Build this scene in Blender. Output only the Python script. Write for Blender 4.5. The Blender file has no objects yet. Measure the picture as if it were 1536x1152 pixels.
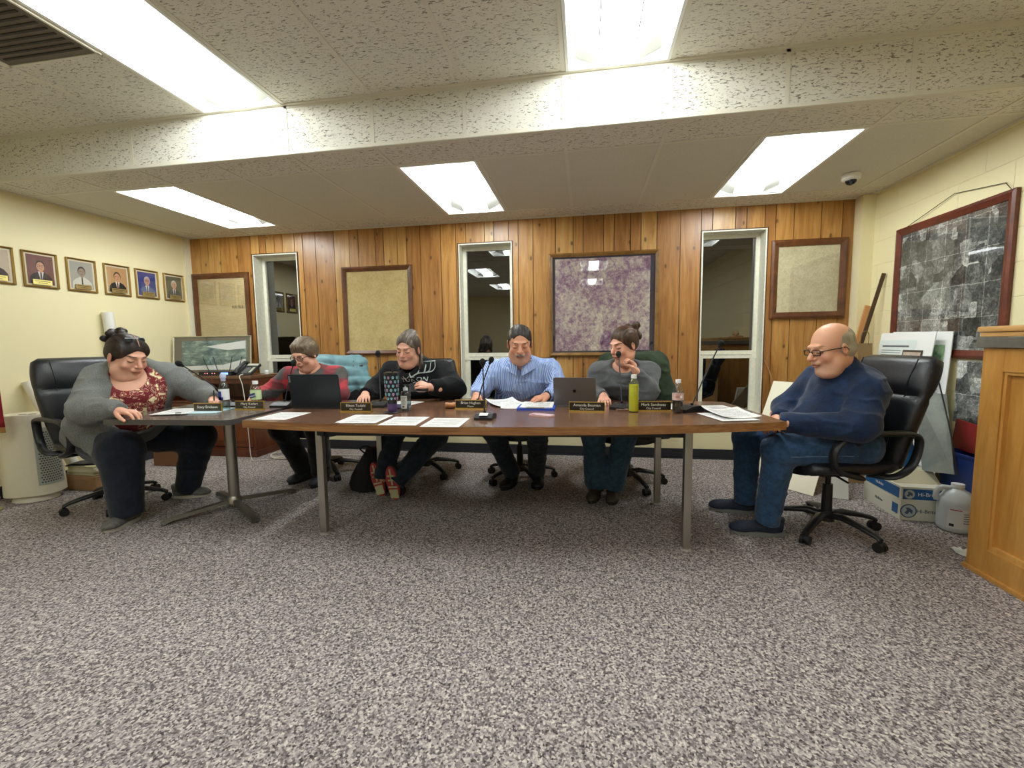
import bpy, bmesh, math, random
import numpy as np
from mathutils import Vector, Matrix, Euler, Quaternion
from mathutils.bvhtree import BVHTree
random.seed(7)
PI = math.pi
SC = bpy.context.scene
COL = SC.collection
T = 0.6096
V = Vector
# ---------------------------------------------------------------- camera
CAM = V((0.154, -4.591, 1.182)); FPX = 656.3
_r = V((0.98632, 0.16432, -0.01306)); _u = V((-0.00223, 0.09257, 0.9957)); _f = V((-0.16482, 0.98205, -0.09167))
cd = bpy.data.cameras.new('camera'); cam = bpy.data.objects.new('camera', cd); COL.objects.link(cam)
cam.matrix_world = Matrix(((_r.x, _u.x, -_f.x, CAM.x), (_r.y, _u.y, -_f.y, CAM.y), (_r.z, _u.z, -_f.z, CAM.z), (0, 0, 0, 1)))
cd.sensor_width = 36; cd.lens = 36 * FPX / 1536; cd.clip_start = .05
SC.camera = cam
def ray(px, py): return _f + _r * ((px - 768) / FPX) - _u * ((py - 576) / FPX)
def W(px, py, Y):
    d = ray(px, py); return CAM + d * ((Y - CAM.y) / d.y)
def WZ(px, py, z):
    d = ray(px, py); return CAM + d * ((z - CAM.z) / d.z)
def WX(px, py, x):
    d = ray(px, py); return CAM + d * ((x - CAM.x) / d.x)
# ---------------------------------------------------------------- materials
def rgb(h):
    if isinstance(h, (tuple, list)): return tuple(h[:3]) + (1,)
    o = []
    for i in (0, 2, 4):
        v = int(h[i:i + 2], 16) / 255
        o.append(v / 12.92 if v <= .04045 else ((v + .055) / 1.055) ** 2.4)
    return tuple(o) + (1,)
class NT:
    def __init__(s, name):
        s.m = bpy.data.materials.new(name); s.m.use_nodes = True; s.t = s.m.node_tree; s.b = s.t.nodes['Principled BSDF']
    def n(s, typ, **kw):
        x = s.t.nodes.new('ShaderNode' + typ)
        for k, v in kw.items():
            if k.startswith('i_'):
                k2 = k[2:]
                k2 = int(k2) if k2.isdigit() else k2.replace('_', ' ')
                x.inputs[k2].default_value = v
            else: setattr(x, k, v)
        return x
    def l(s, a, b): s.t.links.new(a, b)
    def set(s, k, v):
        if hasattr(v, 'is_linked') or hasattr(v, 'links'): s.l(v, s.b.inputs[k])
        else: s.b.inputs[k].default_value = v
    def coord(s, scale=(1, 1, 1), which='Object', rot=(0, 0, 0)):
        c = s.n('TexCoord'); m = s.n('Mapping'); m.inputs['Scale'].default_value = scale; m.inputs['Rotation'].default_value = rot
        s.l(c.outputs[which], m.inputs['Vector']); return m.outputs[0]
    def noise(s, vec, scale=5, detail=3, rough=.5, dist=0):
        x = s.n('TexNoise'); x.inputs['Scale'].default_value = scale; x.inputs['Detail'].default_value = detail
        x.inputs['Roughness'].default_value = rough; x.inputs['Distortion'].default_value = dist
        if vec is not None: s.l(vec, x.inputs['Vector'])
        return x.outputs['Fac']
    def ramp(s, fac, stops, interp='LINEAR'):
        x = s.n('ValToRGB'); cr = x.color_ramp; cr.interpolation = interp
        while len(cr.elements) < len(stops): cr.elements.new(.5)
        for e, (p, c) in zip(cr.elements, stops): e.position = p; e.color = rgb(c)
        s.l(fac, x.inputs[0]); return x.outputs[0]
    def mix(s, fac, a, b, bt='MIX'):
        x = s.n('Mix'); x.data_type = 'RGBA'; x.blend_type = bt
        for i, v in ((0, fac), (6, a), (7, b)):
            if hasattr(v, 'links'): s.l(v, x.inputs[i])
            else: x.inputs[i].default_value = v if i == 0 else rgb(v)
        return x.outputs[2]
    def math(s, op, a, b=0.0, c=None):
        x = s.n('Math'); x.operation = op
        for i, v in enumerate((a, b) if c is None else (a, b, c)):
            if hasattr(v, 'links'): s.l(v, x.inputs[i])
            else: x.inputs[i].default_value = v
        return x.outputs[0]
    def bump(s, h, strength=.3, dist=.01, prev=None):
        x = s.n('Bump'); x.inputs['Strength'].default_value = strength; x.inputs['Distance'].default_value = dist
        s.l(h, x.inputs['Height'])
        if prev: s.l(prev, x.inputs['Normal'])
        s.l(x.outputs[0], s.b.inputs['Normal']); return x.outputs[0]
MC = {}
def mat(name, col='808080', rough=.5, metal=0, spec=.5, noise=None, bump=None, coat=0, sheen=0, alpha=None, stretch=(1, 1, 1)):
    """plain principled; noise=(scale, colour2, contrast) ; bump=(scale, strength, dist)"""
    if name in MC: return MC[name]
    t = NT(name); t.set('Roughness', rough); t.set('Metallic', metal); t.set('Specular IOR Level', spec)
    t.set('Base Color', rgb(col))
    if coat: t.set('Coat Weight', coat)
    if sheen: t.set('Sheen Weight', sheen)
    if noise:
        v = t.coord(stretch); f = t.noise(v, noise[0], 4, .6)
        w = noise[2] if len(noise) > 2 else .2
        t.set('Base Color', t.ramp(f, [(.5 - w, col), (.5 + w, noise[1])]))
    if bump:
        v = t.coord(stretch); t.bump(t.noise(v, bump[0], 3, .6), bump[1], bump[2] if len(bump) > 2 else .01)
    MC[name] = t.m; return t.m
def emis(name, col, s):
    if name in MC: return MC[name]
    t = NT(name); t.set('Base Color', rgb(col)); t.set('Emission Color', rgb(col)); t.set('Emission Strength', s)
    MC[name] = t.m; return t.m
def glass(name, col='ffffff', rough=0.0, ior=1.45):
    if name in MC: return MC[name]
    t = NT(name); t.set('Base Color', rgb(col)); t.set('Roughness', rough); t.set('IOR', ior); t.set('Transmission Weight', 1)
    MC[name] = t.m; return t.m
# ---------------------------------------------------------------- objects
def tag(o, label=None, cat=None, group=None, kind=None):
    if label: o['label'] = label
    if cat: o['category'] = cat
    if group: o['group'] = group
    if kind: o['kind'] = kind
    return o
def thing(name, label, cat, loc=(0, 0, 0), rz=0, group=None):
    o = bpy.data.objects.new(name, None); COL.objects.link(o); o.location = loc; o.rotation_euler = (0, 0, rz)
    o.empty_display_size = .1
    return tag(o, label, cat, group)
def copy_tree(o, parent=None):
    c = o.copy(); COL.objects.link(c); c.parent = parent
    for ch in list(o.children): copy_tree(ch, c)
    return c
def place(o, loc, rz, label=None, group=None):
    o.location = loc; o.rotation_euler = (0, 0, rz)
    if label: o['label'] = label
    if group: o['group'] = group
    return o
def TR(loc=(0, 0, 0), rx=0, ry=0, rz=0):
    return Matrix.Translation(loc) @ Euler((rx, ry, rz)).to_matrix().to_4x4()
def frame(o, z, y=None):
    """matrix with origin o, z axis along z"""
    z = V(z).normalized(); h = V(y) if y is not None else (V((0, 0, 1)) if abs(z.z) < .95 else V((0, 1, 0)))
    x = h.cross(z).normalized(); yy = z.cross(x)
    return Matrix(((x.x, yy.x, z.x, o[0]), (x.y, yy.y, z.y, o[1]), (x.z, yy.z, z.z, o[2]), (0, 0, 0, 1)))
class B:
    def __init__(s): s.v = []; s.f = []; s.fm = []; s.fs = []; s.mats = []; s.ci = 0; s.X = Matrix(); s.sm = True
    def m(s, mt):
        if mt not in s.mats: s.mats.append(mt)
        s.ci = s.mats.index(mt); return s
    def at(s, M=None): s.X = M if M is not None else Matrix(); return s
    def add(s, vs, fs, smooth=None):
        k = len(s.v); X = s.X
        s.v += [X @ V(v) for v in vs]
        for f in fs: s.f.append([k + i for i in f]); s.fm.append(s.ci); s.fs.append(s.sm if smooth is None else smooth)
        return s
    def box(s, c, d, bev=0, M=None):
        x, y, z = [q / 2 for q in d]
        if bev <= 0:
            vs = [(a * x, b * y, e * z) for a in (-1, 1) for b in (-1, 1) for e in (-1, 1)]
            fs = [(0, 1, 3, 2), (4, 6, 7, 5), (0, 4, 5, 1), (2, 3, 7, 6), (0, 2, 6, 4), (1, 5, 7, 3)]
        else:
            bm = bmesh.new(); bmesh.ops.create_cube(bm, size=1)
            for v in bm.verts: v.co = V((v.co.x * 2 * x, v.co.y * 2 * y, v.co.z * 2 * z))
            bmesh.ops.bevel(bm, geom=bm.edges[:], offset=min(bev, x * .95, y * .95, z * .95), segments=2, profile=.6, affect='EDGES')
            bm.verts.index_update(); vs = [tuple(v.co) for v in bm.verts]; fs = [[v.index for v in f.verts] for f in bm.faces]; bm.free()
        M = M if M is not None else Matrix()
        vs = [V(c) + (M.to_3x3() @ V(v)) for v in vs]
        return s.add(vs, fs, False)
    def ring_loft(s, rings, cap=True, closed=True, smooth=True):
        n = len(rings[0]); vs = [p for r in rings for p in r]; fs = []
        for i in range(len(rings) - 1):
            for j in range(n if closed else n - 1):
                a = i * n + j; b = i * n + (j + 1) % n; fs.append((a, b, b + n, a + n))
        if cap and closed:
            fs.append(tuple(reversed(range(n)))); fs.append(tuple(range((len(rings) - 1) * n, len(rings) * n)))
        return s.add(vs, fs, smooth)
    def cyl(s, p0, p1, r0, r1=None, n=14, cap=True):
        r1 = r0 if r1 is None else r1; p0 = V(p0); p1 = V(p1); M = frame(p0, p1 - p0); L = (p1 - p0).length
        rings = [[M @ V((r * math.cos(2 * PI * i / n), r * math.sin(2 * PI * i / n), z)) for i in range(n)] for r, z in ((r0, 0), (r1, L))]
        return s.ring_loft(rings, cap)
    def tube(s, pts, r, n=8, cap=True):
        pts = [V(p) for p in pts]; rings = []; up = None
        for i, p in enumerate(pts):
            d = (pts[min(i + 1, len(pts) - 1)] - pts[max(i - 1, 0)]).normalized()
            if up is None: up = V((0, 0, 1)) if abs(d.z) < .9 else V((0, 1, 0))
            x = up.cross(d).normalized(); y = d.cross(x); up = y
            rr = r[i] if isinstance(r, (list, tuple)) else r
            rings.append([p + x * rr * math.cos(2 * PI * j / n) + y * rr * math.sin(2 * PI * j / n) for j in range(n)])
        return s.ring_loft(rings, cap)
    def lathe(s, prof, c=(0, 0, 0), n=24, cap=True, sx=1, sy=1):
        rings = [[V((c[0] + r * sx * math.cos(2 * PI * i / n), c[1] + r * sy * math.sin(2 * PI * i / n), c[2] + z)) for i in range(n)] for r, z in prof]
        return s.ring_loft(rings, cap)
    def prism(s, out, z0, z1, M=None):
        """outline in xy extruded in z (then M)"""
        M = M if M is not None else Matrix(); n = len(out)
        r = [[M @ V((x, y, z)) for x, y in out] for z in (z0, z1)]
        return s.ring_loft(r, True, True, False)
    def sph(s, c, r, n=12, M=None):
        r = (r, r, r) if isinstance(r, (int, float)) else r; M = M.to_3x3() if M is not None else Matrix.Identity(3)
        vs = [V(c) + M @ V((0, 0, -r[2]))]; fs = []; m = n // 2
        for i in range(1, m):
            a = -PI / 2 + PI * i / m
            for j in range(n):
                b = 2 * PI * j / n; vs.append(V(c) + M @ V((r[0] * math.cos(a) * math.cos(b), r[1] * math.cos(a) * math.sin(b), r[2] * math.sin(a))))
        vs.append(V(c) + M @ V((0, 0, r[2])))
        for j in range(n): fs.append((0, 1 + (j + 1) % n, 1 + j))
        for i in range(m - 2):
            for j in range(n):
                a = 1 + i * n + j; b = 1 + i * n + (j + 1) % n; fs.append((a, b, b + n, a + n))
        e = len(vs) - 1
        for j in range(n): fs.append((e, e - n + j, e - n + (j + 1) % n))
        return s.add(vs, fs, True)
    def poly(s, pts): return s.add(pts, [tuple(range(len(pts)))], False)
    def mesh(s, me, M=None):
        M = M if M is not None else Matrix()
        return s.add([M @ v.co for v in me.vertices], [list(p.vertices) for p in me.polygons], False)
    def build(s, name, parent=None, mt=None, world=False):
        me = bpy.data.meshes.new(name)
        off = V((0, 0, 0))
        if world and parent is not None:
            p = parent
            while p is not None: off += p.location; p = p.parent
        me.from_pydata([tuple(v - off) for v in s.v], [], s.f)
        for x in (s.mats if s.mats else [mt]): me.materials.append(x)
        me.polygons.foreach_set('material_index', s.fm if s.mats else [0] * len(s.f))
        me.polygons.foreach_set('use_smooth', s.fs)
        bm = bmesh.new(); bm.from_mesh(me); bmesh.ops.recalc_face_normals(bm, faces=bm.faces[:]); bm.to_mesh(me); bm.free()
        if any(s.fs):
            try: me.set_sharp_from_angle(angle=math.radians(45))
            except Exception: pass
        me.update(); o = bpy.data.objects.new(name, me); COL.objects.link(o); o.parent = parent
        return o
def rr(w, h, r=.02, n=4):
    """rounded rectangle outline"""
    o = []
    for cx, cy, a0 in ((w / 2 - r, h / 2 - r, 0), (-w / 2 + r, h / 2 - r, PI / 2), (-w / 2 + r, -h / 2 + r, PI), (w / 2 - r, -h / 2 + r, 1.5 * PI)):
        for i in range(n + 1):
            a = a0 + PI / 2 * i / n; o.append((cx + r * math.cos(a), cy + r * math.sin(a)))
    return o
def bez(p0, p1, p2, n=8):
    p0, p1, p2 = V(p0), V(p1), V(p2)
    return [p0 * (1 - t) ** 2 + p1 * 2 * t * (1 - t) + p2 * t * t for t in [i / n for i in range(n + 1)]]
def crom(pts, n=6):
    pts = [V(p) for p in pts]; P = [2 * pts[0] - pts[1]] + pts + [2 * pts[-1] - pts[-2]]; o = []
    for i in range(1, len(P) - 2):
        for k in range(n):
            t = k / n; a, b, c, d = P[i - 1:i + 3]
            o.append(.5 * ((2 * b) + (c - a) * t + (2 * a - 5 * b + 4 * c - d) * t * t + (3 * b - 3 * c + d - a) * t ** 3))
    return o + [pts[-1]]
def text_mesh(txt, size, depth=.0006, align='CENTER', space=1.0):
    cu = bpy.data.curves.new('lettering', 'FONT'); cu.body = txt; cu.size = size; cu.align_x = align; cu.align_y = 'CENTER'
    cu.extrude = depth; cu.resolution_u = 2; cu.space_character = space
    o = bpy.data.objects.new('lettering', cu); COL.objects.link(o)
    me = bpy.data.meshes.new_from_object(o.evaluated_get(bpy.context.evaluated_depsgraph_get()))
    bpy.data.objects.remove(o); bpy.data.curves.remove(cu); return me
# ================================================================ ROOM
XL, XR, YB = -4.45, 2.68, -9.8
Z1, Z2 = 2.453, 2.765
YS = -1.833; X0 = -3.632
def kx(k): return X0 + T * k
# materials
t = NT('carpet'); v = t.coord()
vo = t.n('TexVoronoi', i_Scale=150.0); t.l(v, vo.inputs['Vector'])
wn = t.n('TexWhiteNoise'); t.l(vo.outputs['Position'], wn.inputs['Vector'])
big = t.noise(v, 60, 3, .6); fac = t.math('ADD', t.math('MULTIPLY', wn.outputs['Value'], .72), t.math('MULTIPLY', t.math('SUBTRACT', big, .36), .95))
t.set('Base Color', t.ramp(fac, [(.05, '3b3536'), (.35, '766e6f'), (.55, '9a9190'), (.75, 'b5aca8'), (.95, 'd6cdc4')]))
t.set('Roughness', .95); t.set('Specular IOR Level', .15); t.bump(fac, .6, .004); M_CARPET = t.m
t = NT('acoustic_tile'); v = t.coord((38, 120, 120)); n1 = t.noise(v, 1, 3, .6, .9)
pits = t.ramp(n1, [(.58, 'ffffff'), (.63, '000000')]); v2 = t.coord((260, 260, 260)); n2 = t.noise(v2, 1, 2)
t.set('Base Color', t.mix(t.ramp(n1, [(.575, '000000'), (.625, 'ffffff')]), 'e3e0d4', '8d8678')); t.set('Roughness', .9)
h = t.math('ADD', t.math('MULTIPLY', pits, 1.0), t.math('MULTIPLY', n2, .12)); t.bump(h, .6, .004); M_TILE = t.m
M_SMOOTH = mat('smooth_tile', 'dddacd', .9, noise=(90, 'd3cfc0', .15), bump=(120, .3, .003))
M_GRID = mat('grid_white', 'dedacb', .5); M_FIXW = mat('fixture_white', 'f2f4f0', .35)
def paint(name, c, b=.12):
    t = NT(name); v = t.coord(); t.set('Base Color', t.ramp(t.noise(v, 2.2, 3), [(.3, c), (.7, c)])); t.set('Roughness', .6)
    t.bump(t.noise(v, 90, 3), b, .003); return t.m
M_CREAM = paint('cream_paint', 'ebe0b6'); M_BASE = mat('vinyl_base', '23242b', .45)
t = NT('cream_block'); v = t.coord(); t.set('Base Color', rgb('ece2b6')); t.set('Roughness', .55)
sp = t.n('SeparateXYZ'); t.l(v, sp.inputs[0]); cb = t.n('CombineXYZ'); t.l(sp.outputs['Y'], cb.inputs['X']); t.l(sp.outputs['Z'], cb.inputs['Y'])
br = t.n('TexBrick'); t.l(cb.outputs[0], br.inputs['Vector']); br.inputs['Scale'].default_value = 1; br.inputs['Brick Width'].default_value = .406
br.inputs['Row Height'].default_value = .203; br.inputs['Mortar Size'].default_value = .004; br.inputs['Mortar Smooth'].default_value = .6; br.inputs['Color1'].default_value = (1, 1, 1, 1); br.inputs['Color2'].default_value = (1, 1, 1, 1); br.inputs['Mortar'].default_value = (0, 0, 0, 1)
nb = t.bump(t.noise(v, 60, 3), .25, .004); bp = t.bump(br.outputs['Color'], .6, .008, nb); M_BLOCK = t.m
def wood(name, c1, c2, c3, st=(9, 9, .8), knots=True, rough=.38, coat=.15, sc=1.0):
    if name in MC: return MC[name]
    t = NT(name); v = t.coord(st); n = t.noise(v, 2.2 * sc, 6, .62, .8); g = t.noise(t.coord((st[0] * 9, st[1] * 9, st[2] * 2)), 1.5 * sc, 3, .6)
    c = t.ramp(n, [(.3, c1), (.5, c2), (.7, c3)]); c = t.mix(t.math('MULTIPLY', g, .35), c, c1)
    if knots:
        ks = t.n('SeparateXYZ'); t.l(t.coord(), ks.inputs[0]); kc = t.n('CombineXYZ'); t.l(t.math('ADD', ks.outputs['X'], ks.outputs['Y']), kc.inputs['X']); t.l(t.math('MULTIPLY', ks.outputs['Z'], .55), kc.inputs['Y']); k = t.n('TexVoronoi'); k.voronoi_dimensions = '2D'; k.inputs['Scale'].default_value = 4.4; t.l(kc.outputs[0], k.inputs['Vector'])
        nk = t.noise(v, 5, 3); d = t.math('ADD', k.outputs['Distance'], t.math('MULTIPLY', nk, .09))
        c = t.mix(t.ramp(d, [(.075, 'e0e0e0'), (.105, '505050'), (.21, '000000')]), c, '43220b')
    t.set('Base Color', c); t.set('Roughness', rough); t.set('Coat Weight', coat); t.set('Coat Roughness', .25); t.bump(g, .08, .002)
    MC[name] = t.m; return t.m
PANELS = [wood('panel_wood_a', '94622f', 'b58343', 'cb9c5b'), wood('panel_wood_b', '85562a', 'a4723a', 'bb8a4d'), wood('panel_wood_c', 'a3753c', 'c19352', 'd6ac6e')]
M_GROOVE = mat('groove_dark', '2a1506', .8)
# floor, base
_bc = [0]
def box2(b, x0, x1, y0, y1, z0, z1):
    _bc[0] += 1; e = (_bc[0] % 5) * .00022; x0, x1 = min(x0, x1) - e, max(x0, x1) + e; y0, y1 = min(y0, y1) - e, max(y0, y1) + e; z1 += e
    return b.box(((x0 + x1) / 2, (y0 + y1) / 2, (z0 + z1) / 2), (abs(x1 - x0), abs(y1 - y0), abs(z1 - z0)))
def S(b, name, mt=None, parent=None):
    o = b.build(name, parent, mt)
    if parent is None: o['kind'] = 'structure'
    return o
b = B(); box2(b, XL - .2, XR + .2, YB - .2, .35, -.1, 0); S(b, 'floor', M_CARPET)
# windows: (x0,x1)
WIN = [(-3.614, -3.05), (-1.17, -.597), (1.262, 1.845)]; WZ0, WZ1 = .42, 2.235; ZP = .40
# wall_back
b = B(); b.m(M_CREAM); box2(b, XL - .2, XR + .2, 0, .26, -.05, WZ0)
b.m(M_CREAM); box2(b, XL - .2, XR + .2, 0, .26, WZ1, 3)
xs = [XL - .2] + [q for w in WIN for q in w] + [XR + .2]
for i in range(0, len(xs), 2): box2(b, xs[i], xs[i + 1], 0, .26, WZ0, WZ1)
# plank grooves
gp = []
for o, s, ls in ((260, 3.49, (135, 175, 238, 330, 400, 445, 480, 525, 568, 630, 673, 740, 838, 918, 965, 1055, 1098, 1170, 1218, 1290, 1398, 1478)), (660, 3.84, (95, 148, 255, 310, 395, 450, 535, 665, 767, 825, 943, 1003, 1097, 1158, 1250, 1385)), (1000, 3.387, (75, 175, 232, 348, 405, 497, 553, 645, 783, 890))):
    for q in ls: gp.append(W(o + q / s, 352, -.012).x)
gp = sorted(gp); g2 = [XL]
for q in gp:
    if q - g2[-1] > .045: g2.append(q)
g2.append(2.578)
G = .0075; rnd = random.Random(3)
b.m(M_GROOVE)
for i in range(0, len(xs), 2): box2(b, max(xs[i], XL), min(xs[i + 1], 2.578), -.004, 0, ZP, WZ1)
box2(b, XL, 2.578, -.004, 0, WZ1, Z1)
for i in range(len(g2) - 1):
    a, c = g2[i] + G / 2, g2[i + 1] - G / 2; b.m(PANELS[rnd.choice((0, 0, 1, 1, 2))])
    segs = [(a, c)]
    for w0, w1 in WIN:
        ns = []
        for s0, s1 in segs:
            if s1 <= w0 or s0 >= w1: ns.append((s0, s1)); continue
            if s0 < w0: ns.append((s0, w0))
            if s1 > w1: ns.append((w1, s1))
        segs = ns
    full = len(segs) == 1 and abs(segs[0][0] - a) < 1e-6 and abs(segs[0][1] - c) < 1e-6
    if full: box2(b, a, c, -.012, -.003, ZP, Z1)
    else:
        for s0, s1 in segs:
            if s1 - s0 > .004: box2(b, s0, s1, -.012, -.003, ZP, WZ1)
        box2(b, a, c, -.012, -.003, WZ1, Z1)
S(b, 'wall_back')
b = B(); box2(b, XL - .2, XL, YB, .2, -.05, 3); S(b, 'wall_left', M_CREAM)
b = B(); box2(b, XR, XR + .2, YB, .2, -.05, 3); S(b, 'wall_right', M_BLOCK)
b = B(); box2(b, XL - .2, XR + .2, YB - .2, YB, -.05, 3); S(b, 'wall_rear', M_CREAM)
b = B(); box2(b, 2.578, XR, -.13, 0, 0, Z1); S(b, 'trim_1', M_CREAM)
b = B(); box2(b, XL, XL + .02, -.09, 0, 0, Z1); S(b, 'trim_2', mat('pale_strip', 'eee8cc', .5))
# baseboards
b = B(); box2(b, XL, XR, -.012, 0, 0, .1); b.box(((XL + XR) / 2, -.016, .006), (XR - XL, .02, .012)); S(b, 'baseboard_back', M_BASE)
b = B(); box2(b, XL, XL + .012, YB, 0, 0, .1); S(b, 'baseboard_left', M_BASE)
b = B(); box2(b, XR - .012, XR, YB, 0, 0, .1); S(b, 'baseboard_right', M_BASE)
# windows
M_WFR = mat('window_paint', 'ebe9da', .45, noise=(30, 'dcd9c8', .2), bump=(40, .1))
t = NT('night_glass'); t.set('Base Color', rgb('020303')); t.set('Roughness', .012); t.set('IOR', 2.5); M_NIGHT = t.m
for i, (w0, w1) in enumerate(WIN):
    b = B(); d = .17
    # reveal lining
    box2(b, w0, w0 + .012, -.02, d, WZ0, WZ1); box2(b, w1 - .012, w1, -.02, d, WZ0, WZ1); box2(b, w0, w1, -.02, d, WZ1 - .012, WZ1); box2(b, w0, w1, -.03, d, WZ0, WZ0 + .02)
    fy0, fy1 = d - .05, d; f = .036
    box2(b, w0 + .012, w0 + .012 + f, fy0, fy1, WZ0, WZ1); box2(b, w1 - .012 - f, w1 - .012, fy0, fy1, WZ0, WZ1)
    box2(b, w0, w1, fy0, fy1, WZ1 - .05, WZ1 - .01); box2(b, w0, w1, fy0, fy1, WZ0, WZ0 + .05)
    box2(b, w0, w1, fy0, fy1, 1.045, 1.085); box2(b, w0, w1, fy0 - .014, fy1, 1.008, 1.04); box2(b, w0 + .03, w0 + .07, fy0 - .01, fy1, WZ0, 1.04); box2(b, w1 - .07, w1 - .03, fy0 - .01, fy1, WZ0, 1.04)
    win = S(b, 'window_%d' % (i + 1), M_WFR)
    b = B(); box2(b, w0, w1, d - .025, d - .015, 1.06, WZ1); b.build('upper_pane', win, M_NIGHT)
    b = B(); box2(b, w0, w1, d - .045, d - .035, WZ0, 1.02); b.build('lower_pane', win, M_NIGHT)
    b = B(); e = .008
    for q0, q1, r0, r1 in ((w0 - e, w0, WZ0, WZ1 + e), (w1, w1 + e, WZ0, WZ1 + e), (w0 - e, w1 + e, WZ1, WZ1 + e)): box2(b, q0, q1, -.022, 0, r0, r1)
    b.build('window_edge_trim', win, mat('dark_trim', '4a2c14', .5))
# ceilings
FIX = []
def ceiling_part(name, z, rows, fixcells, ycut):
    b = B()
    ks = [-3] + list(range(-1, 11)) + [12]
    ks = list(range(-2, 12))
    for ri in range(len(rows) - 1):
        y0, y1 = rows[ri], rows[ri + 1]
        for k in ks:
            a, c = max(kx(k), XL - .05), min(kx(k + 1), XR + .05)
            if c <= a: continue
            if (k, ri) in fixcells: FIX.append((kx(k) + T / 2, (y0 + y1) / 2, z)); continue
            b.m(M_SMOOTH if (z == Z1 and ri == 1) else M_TILE); box2(b, a, c, y0, y1, z + .004, z + .02)
    b.m(M_GRID)
    for k in ks:
        x = kx(k)
        if XL < x < XR: box2(b, x - .011, x + .011, rows[0], rows[-1], z, z + .012)
    for y in rows: box2(b, XL, XR, y - .011, y + .011, z - .0003, z + .012)
    return S(b, name)
up = [YS - 1.2192 * i for i in range(8)][::-1]; up[0] = YB - .1
n = len(up) - 1
fc = {(k, n - 1 - 2 * j) for k in (2, 6) for j in (0, 1, 2)}
ceiling_part('ceiling', Z2, up, fc, YS)
lo = [YS, -1.523, -.304, .1]
ceiling_part('ceiling.001', Z1, lo, {(0, 1), (4, 1), (8, 1)}, 0)
b = B(); b.m(M_TILE); box2(b, XL - .05, XR + .05, YS, YS + .015, Z1, Z2 + .01); b.m(M_GRID)
for k in range(-1, 11): box2(b, kx(k) - .011, kx(k) + .011, YS - .003, YS, Z1, Z2)
box2(b, XL, XR, YS - .006, YS + .02, Z1 - .003, Z1 + .022); box2(b, XL, XR, YS - .022, YS, Z2 - .004, Z2 + .004); box2(b, XL, XR, YS - .003, YS, Z2 - .02, Z2)
S(b, 'trim_3')
b = B(); b.m(mat('plenum', '151515', .9)); box2(b, XL - .2, XR + .2, YB - .2, .3, 3.0, 3.05); S(b, 'ceiling.002')
# wall angle trims
b = B()
for y0, y1, z in ((YS, 0, Z1), (YB, YS, Z2)):
    box2(b, XL, XL + .022, y0, y1, z - .003, z + .01); box2(b, XR - .022, XR, y0, y1, z - .003, z + .01)
box2(b, XL, XR, -.034, -.012, Z1 - .003, Z1 + .01); S(b, 'trim_4', M_GRID)
# light fixtures (2x4 troffers, curved reflector wings and perforated basket)
LAMP = emis('lamp_glow', (.95, 1.0, .985), 20.0)
def fixture():
    r = thing('ceiling_light', 'x', 'ceiling light')
    hw, hl = T / 2 - .013, T - .013
    b = B(); f = .018
    for sx in (-1, 1): b.box((sx * (hw - f / 2), 0, .004), (f, 2 * hl, .014)); b.box((0, sx * (hl - f / 2), .004), (2 * hw, f, .014))
    b.build('frame', r, M_FIXW)
    w = hw - f; L = hl - f
    b = B(); prof = [(-w, .006), (-w + .012, .04), (-w + .04, .07), (-w + .09, .088), (-.135, .092), (-.105, .075), (-.105, .105), (.105, .105), (.105, .075), (.135, .092), (w - .09, .088), (w - .04, .07), (w - .012, .04), (w, .006)]
    b.ring_loft([[(x, -L, z) for x, z in prof], [(x, L, z) for x, z in prof]], cap=False, closed=False)
    for s in (-1, 1):
        # sloped end plates with curved cut
        b.ring_loft([[(x, s * L, max(z, .006)) for x, z in prof], [(x, s * L, .004) for x, z in prof]], cap=False, closed=False)
        for sx in (-1, 1):
            arc = [(sx * (.12 + .15 * math.sin(q * PI / 16)), s * (L - .16 * math.cos(q * PI / 16) * 1.0)) for q in range(9)]
            b.add([(sx * .12, s * L, .012)] + [(x, y, .08 if 0 < i < 9 else .08) for i, (x, y) in enumerate(arc)], [(0, i, i + 1) for i in range(1, 9)], False)
    b.box((0, 0, .125), (2 * w, 2 * L, .02)); b.build('reflector', r, M_FIXW)
    bl = L - .03; b = B(); rings = []
    for yy, sc in ((-bl, .25), (-bl + .004, .7), (-bl + .02, 1), (bl - .02, 1), (bl - .004, .7), (bl, .25)):
        rings.append([(.1 * math.cos(PI + PI * i / 14), yy, .082 + .075 * sc * math.sin(PI + PI * i / 14)) for i in range(15)])
    b.ring_loft(rings, cap=False, closed=False); b.build('lamp_basket', r, LAMP)
    b = B(); 
    for s in (-1, 1):
        b.tube([(s * .1025, -bl, .08), (s * .1025, bl, .08)], .0045, 6)
        b.tube([(.1025 * math.cos(PI + PI * i / 14), s * bl, .08 + .022 * math.sin(PI + PI * i / 14)) for i in range(15)], .0035, 6)
    b.build('basket_rim', r, mat('rim_grey', '1d1f1f', .8, spec=.1)); return r
names = {}
proto = fixture(); COUNT = 0
FIX.sort(key=lambda q: (-q[1], q[0]))
FLAB = ['lit ceiling light panel of the low ceiling, near the left wall and portraits', 'lit ceiling light panel of the low ceiling above the middle window', 'lit ceiling light panel of the low ceiling near the dome camera', 'large lit ceiling light at the soffit, cut by the top left of the picture', 'large lit ceiling light at the soffit, cut by the top edge right of centre', 'ceiling light behind the camera, left column, second from soffit', 'ceiling light behind the camera, right column, second from soffit', 'ceiling light far behind the camera, left column, third from soffit', 'ceiling light far behind the camera, right column, third from soffit']
for i, (x, y, z) in enumerate(FIX):
    o = proto if i == 0 else copy_tree(proto)
    place(o, (x, y, z), 0, FLAB[i], 'recessed ceiling light panels')
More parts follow.
